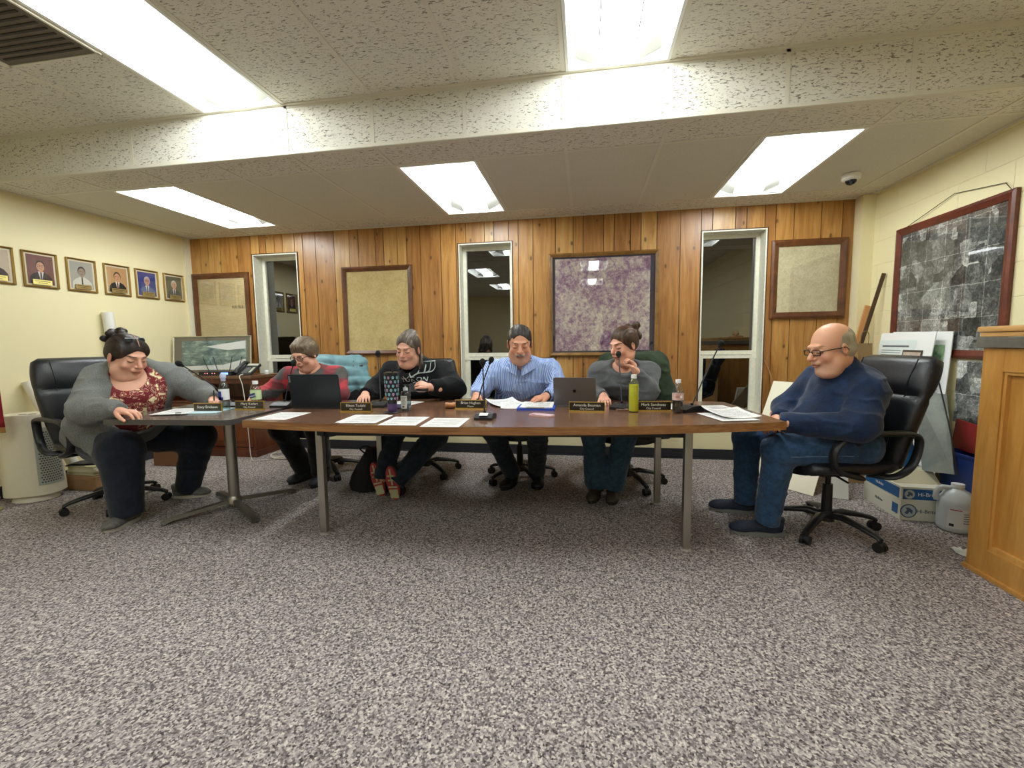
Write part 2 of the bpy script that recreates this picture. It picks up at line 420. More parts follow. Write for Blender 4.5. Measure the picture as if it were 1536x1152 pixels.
# air vent panel in upper ceiling
vt = thing('air_vent', 'dark return air grille panel in upper ceiling beside the long left light', 'air vent', (kx(1) + T / 2, -2.785, Z2))
b = B(); b.m(mat('vent_brown', '6b6456', .7)); b.box((0, 0, -.002), (T - .03, T - .03, .006)); b.build('panel', vt)
b = B(); b.m(mat('vent_dark', '3a362e', .8))
for i in range(14): b.box((0, -.25 + i * .038, -.007), (T - .1, .012, .006))
b.build('slats', vt)
b = B(); b.m(M_GRID)
for s in (-1, 1): b.box((s * .297, 0, -.004), (.014, T, .01)); b.box((0, s * .297, -.004), (T, .014, .01))
b.build('vent_frame', vt)
# dome camera
dm = thing('dome_camera', 'white dome security camera on the ceiling at upper right', 'camera', (2.186, -.677, Z1))
b = B(); b.lathe([(.001, -.045), (.05, -.045), (.062, -.035), (.065, 0)], n=28); b.build('housing', dm, mat('cam_white', 'e6e3da', .4))
b = B(); b.sph((0, 0, -.045), (.038, .038, .034), 18); b.build('dome', dm, mat('dome_black', '0c0d0f', .08))
b = B(); b.cyl((-.012, -.022, -.055), (-.018, -.034, -.07), .011, n=12); b.build('lens', dm, mat('lens', '3a4048', .15))
# world + view
w = bpy.data.worlds.new('world'); SC.world = w; w.use_nodes = True; w.node_tree.nodes['Background'].inputs[0].default_value = (.004, .005, .008, 1)
SC.view_settings.view_transform = 'Standard'; SC.view_settings.look = 'None'; SC.view_settings.exposure = .73; SC.view_settings.gamma = 1
SC.cycles.max_bounces = 8; SC.cycles.diffuse_bounces = 5; SC.cycles.sample_clamp_indirect = 6; SC.cycles.caustics_reflective = False; SC.cycles.caustics_refractive = False
# ================================================================ FURNITURE
def thin(name, col='ffffff', ior=1.45, rough=.02, boost=1.0):
    if name in MC: return MC[name]
    m = bpy.data.materials.new(name); m.use_nodes = True; nt = m.node_tree; nt.nodes.clear(); N = lambda q: nt.nodes.new('ShaderNode' + q)
    o = N('OutputMaterial'); mx = N('MixShader'); tr = N('BsdfTransparent'); gl = N('BsdfGlossy'); lw = N('LayerWeight'); lw.inputs[0].default_value = .5
    tr.inputs[0].default_value = rgb(col); gl.inputs['Roughness'].default_value = rough
    p = N('Math'); p.operation = 'POWER'; p.inputs[1].default_value = 4.0; q = N('Math'); q.operation = 'MULTIPLY_ADD'; q.use_clamp = True; q.inputs[1].default_value = .55 * boost; q.inputs[2].default_value = .07 * boost
    for a_, b_ in ((lw.outputs['Facing'], p.inputs[0]), (p.outputs[0], q.inputs[0]), (q.outputs[0], mx.inputs[0]), (tr.outputs[0], mx.inputs[1]), (gl.outputs[0], mx.inputs[2]), (mx.outputs[0], o.inputs[0])): nt.links.new(a_, b_)
    MC[name] = m; return m
CLEAR = thin('clear_pane')
LEATHER = mat('black_leather', '15161a', .36, bump=(160, .35, .003), noise=(4, '1d1f24', .2)); PLAST = mat('black_plastic', '131417', .42); RUBBER = mat('caster_rubber', '0c0c0d', .6)
CHROME = mat('brushed_steel', 'a9a59e', .32, .9); WALNUT = wood('walnut_laminate', '53392a', '6e4d3a', '84604a', (1.0, 14, 14), False, .22, .35)
WEDGE = wood('walnut_edge', '704726', '94653a', 'ad7f4c', (.8, 14, 26), False, .35, .2)
TZ = .745
def outline_table():
    FL, FR, BR, BL = V((-1.88, -2.295)), V((1.222, -2.06)), V((1.14, -1.26)), V((-1.93, -1.40)); n = 24; o = []
    for A, Bq, s in ((FL, FR, .185), (BR, BL, .19)):
        d = (Bq - A); nn = V((d.y, -d.x)).normalized()
        for i in range(n + 1):
            t_ = i / n; p = A + d * t_ + nn * s * 4 * t_ * (1 - t_); o.append((p.x, p.y))
    return o
OT = outline_table()
tb = thing('conference_table', 'long boat-shaped brown walnut laminate conference table with square steel legs', 'table', (-.35, -1.75, 0))
b = B(); n = len(OT); 
b.m(WALNUT); b.poly([(x, y, TZ) for x, y in OT]); b.m(WEDGE); b.ring_loft([[(x, y, z) for x, y in OT] for z in (TZ - .044, TZ)], cap=False, smooth=True)
b.m(WEDGE); b.poly([(x, y, TZ - .044) for x, y in OT]); b.build('tabletop', tb, world=True)
b = B(); M = Matrix.Rotation(.076, 4, 'Z')
for (cx, cy, w_, d_) in ((-.37, -2.12, 2.16, .025), (-.37, -1.40, 2.16, .025), (-1.43, -1.80, .025, .70), (.69, -1.70, .025, .70)):
    b.box((cx, cy + (cx + .37) * .076, .672), (w_, d_, .056), M=M)
b.build('apron', tb, mat('apron_black', '111112', .5), world=True)
for i, (x, y) in enumerate(((-1.469, -2.148), (.721, -2.062), (.675, -1.342), (-1.45, -1.40))):
    b = B(); b.box((x, y, .358), (.042, .042, .69), .004, M=M); lg = b.build('leg', tb, CHROME, world=True)
    b = B(); b.lathe([(.001, 0), (.03, 0), (.03, .006), (.012, .012), (.012, .02)], (x, y, 0), 18); b.build('foot_glide', lg, mat('glide', 'c9c6c0', .3, .3), world=True)
# small pedestal table on the left
st = thing('pedestal_table', 'small square grey laminate table on a steel pedestal, at left of the long table', 'table', (-2.40, -1.83, 0))
b = B(); q = [(-2.83, -2.36), (-1.955, -2.31), (-2.0, -1.45), (-2.87, -1.49)]
def roundq(q, r, n=4):
    o = []
    for i in range(len(q)):
        p = V(q[i]); a = (V(q[i - 1]) - p).normalized(); c = (V(q[(i + 1) % len(q)]) - p).normalized(); o += [(v_.x, v_.y) for v_ in bez((*(p + a * r), 0), (*p, 0), (*(p + c * r), 0), n)]
    return o
o_ = roundq(q, .05)
GREYLAM = mat('grey_laminate', '6f6259', .25, noise=(14, '5d5048', .25), coat=.3)
b.m(GREYLAM); b.poly([(x, y, TZ + .001) for x, y in o_]); b.m(mat('bumper_edge', '4b4644', .5)); b.ring_loft([[(x, y, z) for x, y in o_] for z in (TZ - .032, TZ + .001)], cap=False); b.poly([(x, y, TZ - .032) for x, y in o_]); b.build('tabletop', st, world=True)
b = B(); b.cyl((-2.40, -1.83, .05), (-2.40, -1.83, .70), .036, n=20); b.lathe([(.05, 0), (.045, .03), (.036, .05)], (-2.40, -1.83, .045), 20); b.box((-2.4, -1.83, .705), (.3, .3, .015)); b.build('column', st, CHROME, world=True)
for k in range(4):
    a = math.radians(57 + 90 * k); d = V((math.cos(a), math.sin(a), 0)); c = V((-2.40, -1.83, 0)); b = B()
    pp = [c + d * .03 + V((0, 0, .06)), c + d * .15 + V((0, 0, .05)), c + d * .38 + V((0, 0, .03)), c + d * .43 + V((0, 0, .014))]
    s_ = d.cross(V((0, 0, 1))); b.ring_loft([[p + s_ * w_ + V((0, 0, h_)) for w_, h_ in ((-.024, -.008), (.024, -.008), (.018, .012), (-.018, .012))] for p in pp], smooth=False)
    b.cyl(c + d * .42 + V((0, 0, 0)), c + d * .42 + V((0, 0, .012)), .018, n=12); b.build('base_foot', st, mat('foot_steel', '6c6a68', .35, .7), world=True)
# office chairs (facing -Y)
def superring(cx, cy, cz, w, h, tilt, e=2.6, n=28, front=0.0):
    """ring in plane spanned by x and (depth) direction tilted"""
    o = []
    for i in range(n):
        a = 2 * PI * i / n; ca, sa = math.cos(a), math.sin(a)
        x = w * abs(ca) ** (2 / e) * (1 if ca > 0 else -1); d = h * abs(sa) ** (2 / e) * (1 if sa > 0 else -1)
        if d < 0: d += front * (1 - (x / w) ** 2) * -1
        o.append(V((cx + x, cy + d * math.cos(tilt), cz + d * math.sin(tilt))))
    return o
def make_chair(label, H=1.10, wide=1.0, tilt=.20, group=None, seatz=.50):
    r = thing('office_chair', label, 'chair', group=group)
    for k in range(5):
        a = math.radians(18 + 72 * k); d = V((math.cos(a), math.sin(a), 0)); s_ = d.cross(V((0, 0, 1))); b = B()
        prof = [(.03, .105, .03, .02), (.10, .118, .028, .02), (.2, .10, .024, .016), (.28, .08, .021, .014), (.31, .066, .02, .012)]
        b.ring_loft([[d * q[0] + s_ * q[2] * math.cos(2 * PI * i / 12) + V((0, 0, q[1] + q[3] * math.sin(2 * PI * i / 12))) for i in range(12)] for q in prof]); lg = b.build('base_leg', r, PLAST)
        b = B(); c = d * .305
        for s in (-1, 1): b.at(Matrix.Translation(c + s_ * s * .016 + V((0, 0, .027)))).cyl(-s_ * .009, s_ * .009, .027, n=18)
        b.at().cyl(c + V((0, 0, .03)), c + V((0, 0, .072)), .009, n=8); b.sph(c + V((0, 0, .035)), (.024, .024, .022), 10); b.build('caster', lg, RUBBER)
    b = B(); b.cyl((0, 0, .07), (0, 0, .135), .045, .04, 20); b.cyl((0, 0, .13), (0, 0, .30), .03, .027, 18); b.cyl((0, 0, .30), (0, 0, seatz - .09), .016, n=14); b.build('gas_column', r, PLAST)
    b = B(); b.box((0, .02, seatz - .085), (.16, .24, .045), .012); b.cyl((.05, -.02, seatz - .09), (.22, -.05, seatz - .095), .006, n=8); b.cyl((0, -.11, seatz - .1), (0, -.05, seatz - .1), .022, n=14); b.build('tilt_mechanism', r, PLAST)
    # seat
    w = .255 * wide; b = B(); rings = []
    for yy, sc, dz in ((-.275, .55, -.03), (-.268, .82, -.012), (-.24, .96, 0), (-.12, 1.0, .004), (.05, 1, 0), (.18, .97, .004), (.24, .85, .01), (.25, .5, .01)):
        ring = []
        for i in range(28):
            a = 2 * PI * i / 28; ca, sa = math.cos(a), math.sin(a); ring.append(V((w * sc * abs(ca) ** .7 * (1 if ca > 0 else -1), yy, seatz - .02 + dz + (.048 * min(1, sc + .1)) * abs(sa) ** .75 * (1 if sa > 0 else -1))))
        rings.append(ring)
    b.ring_loft(rings); b.build('seat', r, LEATHER)
    # back
    b = B(); rings = []; N = 26; L = (H - seatz + .03) / math.cos(tilt)
    for i in range(N + 1):
        t_ = i / N; s = t_ * L
        ww = (.215 + .055 * math.sin(min(t_ / .75, 1) * PI / 2)) * wide
        if t_ > .72: ww *= 1 - .10 * ((t_ - .72) / .28) ** 2
        th = .050 + .012 * math.sin(t_ * PI)
        for c_, wd, am in ((.66, .018, .022), (.30, .02, .010)): th -= am * math.exp(-((t_ - c_) / wd) ** 2)
        if t_ > .69: th += .018 * math.sin(min((t_ - .69) / .31, 1) * PI)
        e = min(1, t_ / .05, (1 - t_) / .045 + .0); e = math.sqrt(max(0, 1 - (1 - e) ** 2)); sc = .6 + .4 * e
        cy = .235 + s * math.sin(tilt) * (.75 + .25 * t_) - .018 * math.sin(t_ * PI)
        cz = seatz - .04 + s * math.cos(tilt)
        rings.append(superring(0, cy, cz, ww * (.88 + .12 * e), th * max(.12, e), -tilt, 3.0, 36, .006))
    b.ring_loft(rings); bk = b.build('backrest', r, LEATHER)
    for sx in (-1, 1):
        b = B(); pts = []
        for i in range(4, N):
            t_ = i / N; s = t_ * L; ww = .16 * wide + (.03 * t_)
            cy = .235 + s * math.sin(tilt) * (.75 + .25 * t_) - .018 * math.sin(t_ * PI); th = .052
            pts.append(V((sx * ww, cy - (.050 + (.016 if t_ > .7 else -.01 * (abs(t_ - .66) < .03))) * 1.02, seatz - .04 + s * math.cos(tilt) + .012)))
        b.tube(pts, .0035, 6); b.build('backrest_piping', bk, mat('piping_black', '08080a', .5))
    for sx in (-1, 1):
        b = B(); X = sx * (.275 * wide + .01)
        pts = crom([(sx * .18, .0, seatz - .06), (X * .98, -.03, seatz - .05), (X * 1.04, -.17, seatz + .0), (X * 1.05, -.20, seatz + .10), (X * 1.05, -.12, seatz + .185), (X * 1.05, .06, seatz + .20), (X * 1.02, .22, seatz + .195), (X * .97, .285, seatz + .15), (X * .97, .255, seatz + .02), (X * .98, .16, seatz - .045), (sx * .18, .10, seatz - .06)], 5)
        rings = []
        for i, p in enumerate(pts):
            d = (pts[min(i + 1, len(pts) - 1)] - pts[max(i - 1, 0)]).normalized(); s_ = V((1, 0, 0)); s_ = (s_ - d * s_.dot(d)).normalized(); u_ = d.cross(s_)
            rings.append([p + s_ * .026 * math.cos(2 * PI * j / 12) + u_ * .015 * math.sin(2 * PI * j / 12) for j in range(12)])
        b.ring_loft(rings); b.build('armrest', r, PLAST)
    return r
HUB = {1: (-3.36, -1.87), 2: (-2.21, -.93), 3: (-1.30, -.80), 4: (-.41, -.86), 5: (.50, -.90), 6: (1.63, -1.68)}
GRP = 'black office chairs around the tables'
ch = make_chair('big black leather office chair at far left, beside the white air purifier', 1.13, 1.12, .17, GRP); place(ch, (*HUB[1], 0), math.radians(78))
c6 = make_chair('black leather high-back office chair at far right, holding the man in the navy sweater', 1.09, 1.0, .26, GRP, .47); place(c6, (*HUB[6], 0), math.radians(-80))
c3 = make_chair('black office chair behind the woman in the black hoodie', 1.06, 1.08, .10, GRP, .47); place(c3, (*HUB[3], 0), math.radians(14))
for k, rz, lb in ((2, 10, 'black office chair with a teal puffer jacket over its back'), (4, -4, 'black office chair behind the man in the blue striped shirt'), (5, -12, 'black office chair with a dark green jacket over its back')):
    o = copy_tree(c3); place(o, (*HUB[k], 0), math.radians(rz), lb)
# credenza
RED = wood('cherry_wood', '47200f', '6a3318', '7f4422', (3, 3, .9), False, .4, .2)
cz_ = thing('wooden_credenza', 'dark cherry wood credenza in the back left corner carrying a phone and receiver', 'cabinet', (-3.88, -.27, 0))
b = B(); b.box((-3.875, -.265, .865), (1.11, .50, .03), .004); b.build('worktop', cz_, mat('credenza_top', '7a5a40', .35, noise=(8, '694a33', .2)), world=True)
b = B(); box2(b, -3.36, -3.335, -.48, -.02, .02, .85); box2(b, -4.425, -4.40, -.48, -.02, .02, .85); box2(b, -4.4, -3.36, -.04, -.02, .02, .85); box2(b, -4.4, -3.36, -.48, -.02, .02, .10); box2(b, -4.4, -3.36, -.46, -.02, .58, .60)
box2(b, -4.4, -3.36, -.475, -.455, .795, .85); box2(b, -4.44, -3.32, -.495, -.01, .0, .07); b.build('carcass', cz_, RED, world=True)
for i in range(2):
    x0 = -4.395 + i * .52; b = B(); box2(b, x0, x0 + .51, -.485, -.465, .11, .575); d_ = b.build('door', cz_, RED, world=True)
    b = B(); b.box((x0 + .255, -.487, .34), (.40, .012, .34), .006); b.build('raised_panel', d_, RED, world=True)
# picture frames --------------------------------------------------
def fr_local(r, w, h, fw, fd, fm, build_print, glassy=True, lip=None):
    """facing -Y, centre at origin, back at y=0"""
    b = B()
    for s in (-1, 1):
        b.ring_loft([[(s * w / 2, 0, -h / 2), (s * w / 2, 0, h / 2)], [(s * w / 2, -fd * .8, -h / 2), (s * w / 2, -fd * .8, h / 2)], [(s * (w / 2 - fw * .35), -fd, -h / 2 + fw * .35), (s * (w / 2 - fw * .35), -fd, h / 2 - fw * .35)], [(s * (w / 2 - fw), -fd * .55, -h / 2 + fw), (s * (w / 2 - fw), -fd * .55, h / 2 - fw)], [(s * (w / 2 - fw), 0, -h / 2 + fw), (s * (w / 2 - fw), 0, h / 2 - fw)]], cap=False, closed=False, smooth=False)
        b.ring_loft([[(-w / 2, 0, s * h / 2), (w / 2, 0, s * h / 2)], [(-w / 2, -fd * .8, s * h / 2), (w / 2, -fd * .8, s * h / 2)], [(-w / 2 + fw * .35, -fd, s * (h / 2 - fw * .35)), (w / 2 - fw * .35, -fd, s * (h / 2 - fw * .35))], [(-w / 2 + fw, -fd * .55, s * (h / 2 - fw)), (w / 2 - fw, -fd * .55, s * (h / 2 - fw))], [(-w / 2 + fw, 0, s * (h / 2 - fw)), (w / 2 - fw, 0, s * (h / 2 - fw))]], cap=False, closed=False, smooth=False)
    b.build('frame', r, fm)
    iw, ih = w - 2 * fw, h - 2 * fw; build_print(r, iw, ih)
    if glassy: b = B(); b.box((0, -fd * .5, 0), (iw + .004, .002, ih + .004)); b.build('glass_pane', r, CLEAR)
def flatprint(mt, name='print'):
    def f(r, iw, ih): b = B(); b.box((0, -.006, 0), (iw + .004, .004, ih + .004)); b.build(name, r, mt)
    return f
FW1 = wood('frame_wood', '4a2810', '64391a', '7a4a24', (3, 3, 3), False, .4, .3); FW2 = wood('frame_oak', '6a4618', '86602a', '9a733a', (3, 3, 3), False, .4, .3); FWR = wood('frame_mahogany', '4a1a0c', '632715', '74331d', (3, 3, 3), False, .4, .3)
def mapmat(name, base, dark, lines='horizontal', deep='8a7a50'):
    t = NT(name); v = t.coord(); n = t.noise(v, 5, 5, .6, .5); n2 = t.noise(t.coord((3, 3, 26) if lines == 'horizontal' else (8, 8, 8)), 2.2, 6, .75, 1.8)
    c = t.ramp(n, [(.3, base), (.75, dark)]); c = t.mix(t.ramp(n2, [(.50, '000000'), (.55, 'a0a0a0'), (.60, '202020'), (.66, '808080'), (.7, '101010')]), c, deep); t.set('Base Color', c); t.set('Roughness', .7); t.bump(n2, .5, .006); return t.m
def backframe(name, label, x0, x1, z0, z1, fw, fm, pr, y=-.012, cat='framed map', gl=True):
    r = thing(name, label, cat, ((x0 + x1) / 2, y, (z0 + z1) / 2)); fr_local(r, x1 - x0, z1 - z0, fw, .03, fm, pr, gl); return r
r = backframe('framed_map', 'framed yellowed old paper map in the back left corner, marked with the town name', -4.42, -3.675, 1.05, 2.045, .06, FW1, flatprint(mapmat('old_map_a', 'e0cc9c', 'cdb586', 'horizontal', '7d6a3e')), cat='framed map')
b = B(); b.at(TR((.2, -.0085, .10), PI / 2)); b.m(mat('map_ink', '5d5236', .8)); b.mesh(text_mesh('FERTILE', .045, .0003)); b.build('map_lettering', r)
b = B(); 
backframe('framed_map.001', 'framed yellow old map above the woman in the black hoodie', -2.51, -1.69, 1.08, 2.045, .05, FW1, flatprint(mapmat('old_map_b', 'e6cf90', 'd2b876', 'mesh', '8f763c')))
r = backframe('framed_map.002', 'square wood-framed cream street map on the panelling, right of the right window', 1.885, 2.53, 1.385, 2.115, .06, FW1, flatprint(mapmat('old_map_c', 'e2d8b4', 'cec19a', 'mesh', '7b7150')))
# purple aerial map
t = NT('purple_aerial'); v = t.coord(); n = t.noise(v, 7, 8, .75, .6); n2 = t.noise(v, 3.2, 6, .6, 1); vo = t.n('TexVoronoi', i_Scale=40.0); t.l(v, vo.inputs['Vector'])
n4 = t.noise(v, 30, 6, .7, .8); c = t.ramp(t.math('ADD', t.math('MULTIPLY', n, .35), t.math('ADD', t.math('MULTIPLY', n2, .3), t.math('MULTIPLY', n4, .42))), [(.42, '5f3055'), (.50, '9a7690'), (.555, 'c2b2aa'), (.63, 'e2dac6')]); c = t.mix(t.ramp(vo.outputs['Distance'], [(.08, '707070'), (.2, '000000')]), c, '63405c')
t.set('Base Color', c); t.set('Roughness', .6); M_PURP = t.m
def purple(r, iw, ih):
    b = B(); b.m(mat('purple_border', '2a1f3c', .6)); b.box((0, -.004, 0), (iw + .004, .004, ih + .004)); b.m(M_PURP); b.box((-.01, -.007, 0), (iw - .075, .003, ih - .035)); b.build('print', r)
backframe('framed_aerial_map', 'large purple tinted aerial map behind glass between middle and right windows', -.215, .872, 1.045, 2.085, .038, FW2, purple, cat='framed map')
# right wall grey aerial photograph
t = NT('grey_aerial'); v = t.coord(); vo = t.n('TexVoronoi', i_Scale=9.0); vo.distance = 'CHEBYCHEV'; t.l(v, vo.inputs['Vector']); n = t.noise(v, 6, 8, .7, 1.0); n3 = t.noise(v, 34, 7, .75, 1.5)
sx_ = t.n('SeparateColor'); t.l(vo.outputs['Color'], sx_.inputs[0])
sxy = t.n('SeparateXYZ'); t.l(v, sxy.inputs[0]); f = t.math('ADD', t.math('MULTIPLY', sx_.outputs[0], .22), t.math('ADD', t.math('MULTIPLY', n, .45), t.math('ADD', t.math('MULTIPLY', n3, .62), t.math('MULTIPLY', t.math('ADD', t.math('LESS_THAN', t.math('PINGPONG', t.math('ADD', sxy.outputs['X'], t.math('MULTIPLY', n, .03)), .085), .0016), t.math('LESS_THAN', t.math('PINGPONG', t.math('ADD', sxy.outputs['Z'], t.math('MULTIPLY', n, .03)), .11), .0016)), .14))))
t.set('Base Color', t.ramp(f, [(.52, '2c2e2d'), (.63, '646765'), (.73, 'a0a39e'), (.82, 'e6e8e2')])); t.set('Roughness', .5); M_AER = t.m
def rightframe(label, y0, y1, z0, z1, x=XR, name='framed_aerial_photo', tilt=0):
    r = thing(name, label, 'framed photo', (x, (y0 + y1) / 2, (z0 + z1) / 2)); r.rotation_euler = (0, tilt, -PI / 2)
    fr_local(r, abs(y1 - y0), z1 - z0, .055, .03, FWR, flatprint(M_AER)); return r
r = rightframe('large mahogany framed grey aerial photograph of a town on the right wall', -1.47, -.455, 1.045, 2.06, XR - .001)
b = B(); P = [(2.66, -.53, 2.05), (2.668, -1.0, 2.175), (2.668, -1.38, 2.115), (2.66, -1.44, 2.05)]
b.tube(P, .0025, 5); o = b.build('hanging_wire', r, mat('wire', '4a4336', .6)); o.matrix_parent_inverse = (Matrix.Translation(r.location) @ Euler(r.rotation_euler).to_matrix().to_4x4()).inverted()
b = B(); b.box((0, 0, 0), (.006, .9, .42)); o = b.build('aerial_print', None, M_AER); o.location = (XR - .02, -1.60, .82); tag(o, 'unframed grey aerial print below the large framed one, half hidden by the lectern', 'print')
# portraits on the left wall
def portrait(bg, suit, skin, hair, tie, shirt, plate, glassesq=False, sleeves=False):
    def f(r, iw, ih):
        b = B(); b.m(mat('mat_board', 'e4d9b8', .6)); b.box((0, -.003, 0), (iw + .002, .003, ih + .002)); b.m(mat('ptr' + bg, bg, .5, noise=(18, bg, .2))); w2, h2 = iw * .86, ih * .9; b.box((0, -.0048, 0), (w2, .001, h2)); y = -.0056
        def el(cx, cz, rx, rz, m_, n=20, a0=0, a1=2 * PI):
            nonlocal y
            b.m(m_); b.add([(cx + rx * math.cos(a0 + (a1 - a0) * i / n), y, cz + rz * math.sin(a0 + (a1 - a0) * i / n)) for i in range(n + 1)], [tuple(range(n + 1))], False); y -= .00012
        sm = mat('ps' + suit, suit, .6); bo = -h2 / 2 + .002
        b.m(sm); b.add([(x * w2, y, bo + z * h2) for x, z in ((-.44, 0), (-.42, .22), (-.3, .34), (-.1, .42), (.1, .42), (.3, .34), (.42, .22), (.44, 0))], [tuple(range(8))], False); y -= .00012
        b.m(mat('pw' + shirt, shirt, .6)); b.add([(x * w2, y, bo + z * h2) for x, z in ((-.11, .43), (.11, .43), (.02, .1), (-.02, .1))], [(0, 1, 2, 3)], False); y -= .00012
        b.m(mat('pt' + tie, tie, .6)); b.add([(x * w2, y, bo + z * h2) for x, z in ((-.03, .41), (.03, .41), (.035, .12), (-.035, .12))], [(0, 1, 2, 3)], False); y -= .00012
        sk = mat('pk' + skin, skin, .6); hm = mat('ph' + hair, hair, .6)
        el(0, bo + .64 * h2, .175 * w2, .205 * h2 * .9, hm); el(0, bo + .47 * h2, .075 * w2, .07 * h2, sk); el(0, bo + .60 * h2, .15 * w2, .175 * h2 * .92, sk)
        dk = mat('p_dark', '2a1d18', .6)
        for s in (-1, 1): el(s * .06 * w2, bo + .63 * h2, .028 * w2, .012 * h2, dk, 10)
        el(0, bo + .53 * h2, .05 * w2, .010 * h2, mat('p_lip', '8a4a42', .6), 10)
        if glassesq:
            for s in (-1, 1): b.m(dk); b.at(TR((s * .065 * w2, y, bo + .625 * h2), PI / 2)).prism(rr(.1 * w2, .07 * h2, .012 * w2), -.0001, .0001); b.m(sk); b.at(TR((s * .065 * w2, y - .0003, bo + .625 * h2), PI / 2)).prism(rr(.075 * w2, .05 * h2, .01 * w2), -.0001, .0001); b.at()
        b.build('photograph', r)
        yl = plate == 'y'; b = B(); b.box((.0, -.016, -ih / 2 + .03), (iw * .62, .002, .042)); pl = b.build('name_plate', r, mat('plate_yellow', 'f4e58a', .6) if yl else mat('plate_brass', 'a8905a', .35, .5))
        b = B(); b.m(mat('plate_ink', '4a3f22', .7))
        for k, wq in ((0, .5), (1, .3)): b.box((0, -.0173, -ih / 2 + .038 - k * .015), (iw * wq, .0006, .004))
        b.build('plate_writing', pl)
    return f
GOLD = mat('brass_frame', '9a7a3c', .35, .6)
PORT = [(-1.90, -1.665, 'c9b8a0', '1b1c26', 'd09a78', '3a2a20', '6a2020', 'e8e8e8', 'y', 0, 'cut'), (-1.61, -1.363, '6d3f38', '17181f', 'cf9878', '2a201a', '40404a', 'e0dcd8', 'y', 1, 'dark suit, yellow name tag'), (-1.295, -1.053, 'a9aaa0', 'd9d9cf', '9a8a7a', '2c2722', '2e2e2e', 'dedcd2', 'b', 0, 'white short sleeve shirt, grey backdrop'), (-.984, -.738, 'c79a68', '1d1712', 'd39a72', '3b2417', '7a3a22', 'ece6da', 'b', 0, 'black suit, orange backdrop'), (-.683, -.434, '2f3d86', '53658f', 'c89484', 'b9b4b0', '26305e', 'e3e6ee', 'b', 1, 'blue suit, blue backdrop'), (-.372, -.126, '6c6a52', '4f5250', 'd6a78e', 'd8d5cf', '23262b', 'e6e6e0', 'b', 0, 'white hair, nearest the corner')]
for y0, y1, bg, su, sk, ha, ti, shq, pl, gl, lb in PORT:
    r = thing('portrait', 'small gold framed portrait on the left wall, ' + lb if 'cut' not in lb else 'small gold framed portrait cut by the left edge of the picture, yellow name tag', 'framed photo', (XL, (y0 + y1) / 2, 1.863), PI / 2, 'portraits in a row on the left wall')
    fr_local(r, y1 - y0, .298, .014, .02, GOLD, portrait(bg, su, sk, ha, ti, shq, pl, gl))
# ================================================================ PROPS
PAPERW = mat('paper_white', 'e2e1da', .7)
t = NT('printed_paper'); v = t.coord(); s = t.n('SeparateXYZ'); t.l(v, s.inputs[0])
row = t.math('SINE', t.math('MULTIPLY', s.outputs['Y'], 2 * PI / .011)); ink = t.math('GREATER_THAN', row, .25)
wd = t.math('GREATER_THAN', t.noise(t.coord((260, 90, 1)), 1, 2), .47); ax = t.math('LESS_THAN', t.math('ABSOLUTE', s.outputs['X']), .086); ay = t.math('LESS_THAN', t.math('ABSOLUTE', s.outputs['Y']), .112)
blk = t.math('GREATER_THAN', t.noise(t.coord((2, 28, 1)), 1, 1), .42)
m_ = t.math('MULTIPLY', t.math('MULTIPLY', ink, wd), t.math('MULTIPLY', t.math('MULTIPLY', ax, ay), blk)); t.set('Base Color', t.mix(m_, 'dedddb', '34383f')); t.set('Roughness', .7); PRINTED = t.m
def sheet_b(b, w=.216, h=.279, z=0, curl=0.0, ox=0, oy=0, rz=0, n=6):
    M = Matrix.Rotation(rz, 4, 'Z'); rings = []
    for dz in (0, .0006):
        pass
    top = []; 
    for i in range(n + 1):
        for j in range(n + 1):
            x = -w / 2 + w * i / n; y = -h / 2 + h * j / n; cz = curl * (max(0, abs(x) / (w / 2) - .2) ** 2 * .5 + max(0, j / n - .4) ** 2)
            p = M @ V((x, y, 0)); top.append((ox + p.x, oy + p.y, z + .0012 + cz))
    bot = [(x, y, zz - .0009) for x, y, zz in top]; N = (n + 1) ** 2; fs = []
    for i in range(n):
        for j in range(n):
            a = i * (n + 1) + j; q = (a, a + n + 1, a + n + 2, a + 1); fs.append(q); fs.append(tuple(reversed([k + N for k in q])))
    for i in range(n):
        for a, c in (((i) * (n + 1), (i + 1) * (n + 1)), (i * (n + 1) + n, (i + 1) * (n + 1) + n), (i, i + 1), (n * (n + 1) + i, n * (n + 1) + i + 1)): fs.append((a, c, c + N, a + N))
    b.add(top + bot, fs, False)
def sheet(x, y, rz, label, group=None, z=TZ, w=.216, h=.279, curl=0, name='paper_sheet', mt=None):
    b = B(); b.m(mt or PRINTED); sheet_b(b, w, h, 0, curl); o = b.build(name); place(o, (x, y, z), rz); tag(o, label, 'paper', group); return o
LP = 'loose printed sheets along the front edge of the table'
sheet(-1.735, -2.125, .05, 'loose printed sheet at the left front end of the long table, below the black laptop', LP)
sheet(-1.165, -2.17, .10, 'bottom printed sheet of an overlapping pair in front of the skull tumbler', LP)
sheet(-1.125, -2.195, .07, 'top printed sheet of an overlapping pair in front of the skull tumbler', LP, z=TZ + .002)
sheet(-.875, -2.225, .07, 'middle printed sheet of the row, right of the overlapping pair', LP)
sheet(-.62, -2.25, .05, 'printed sheet nearest the front microphone in the front row of papers', LP)
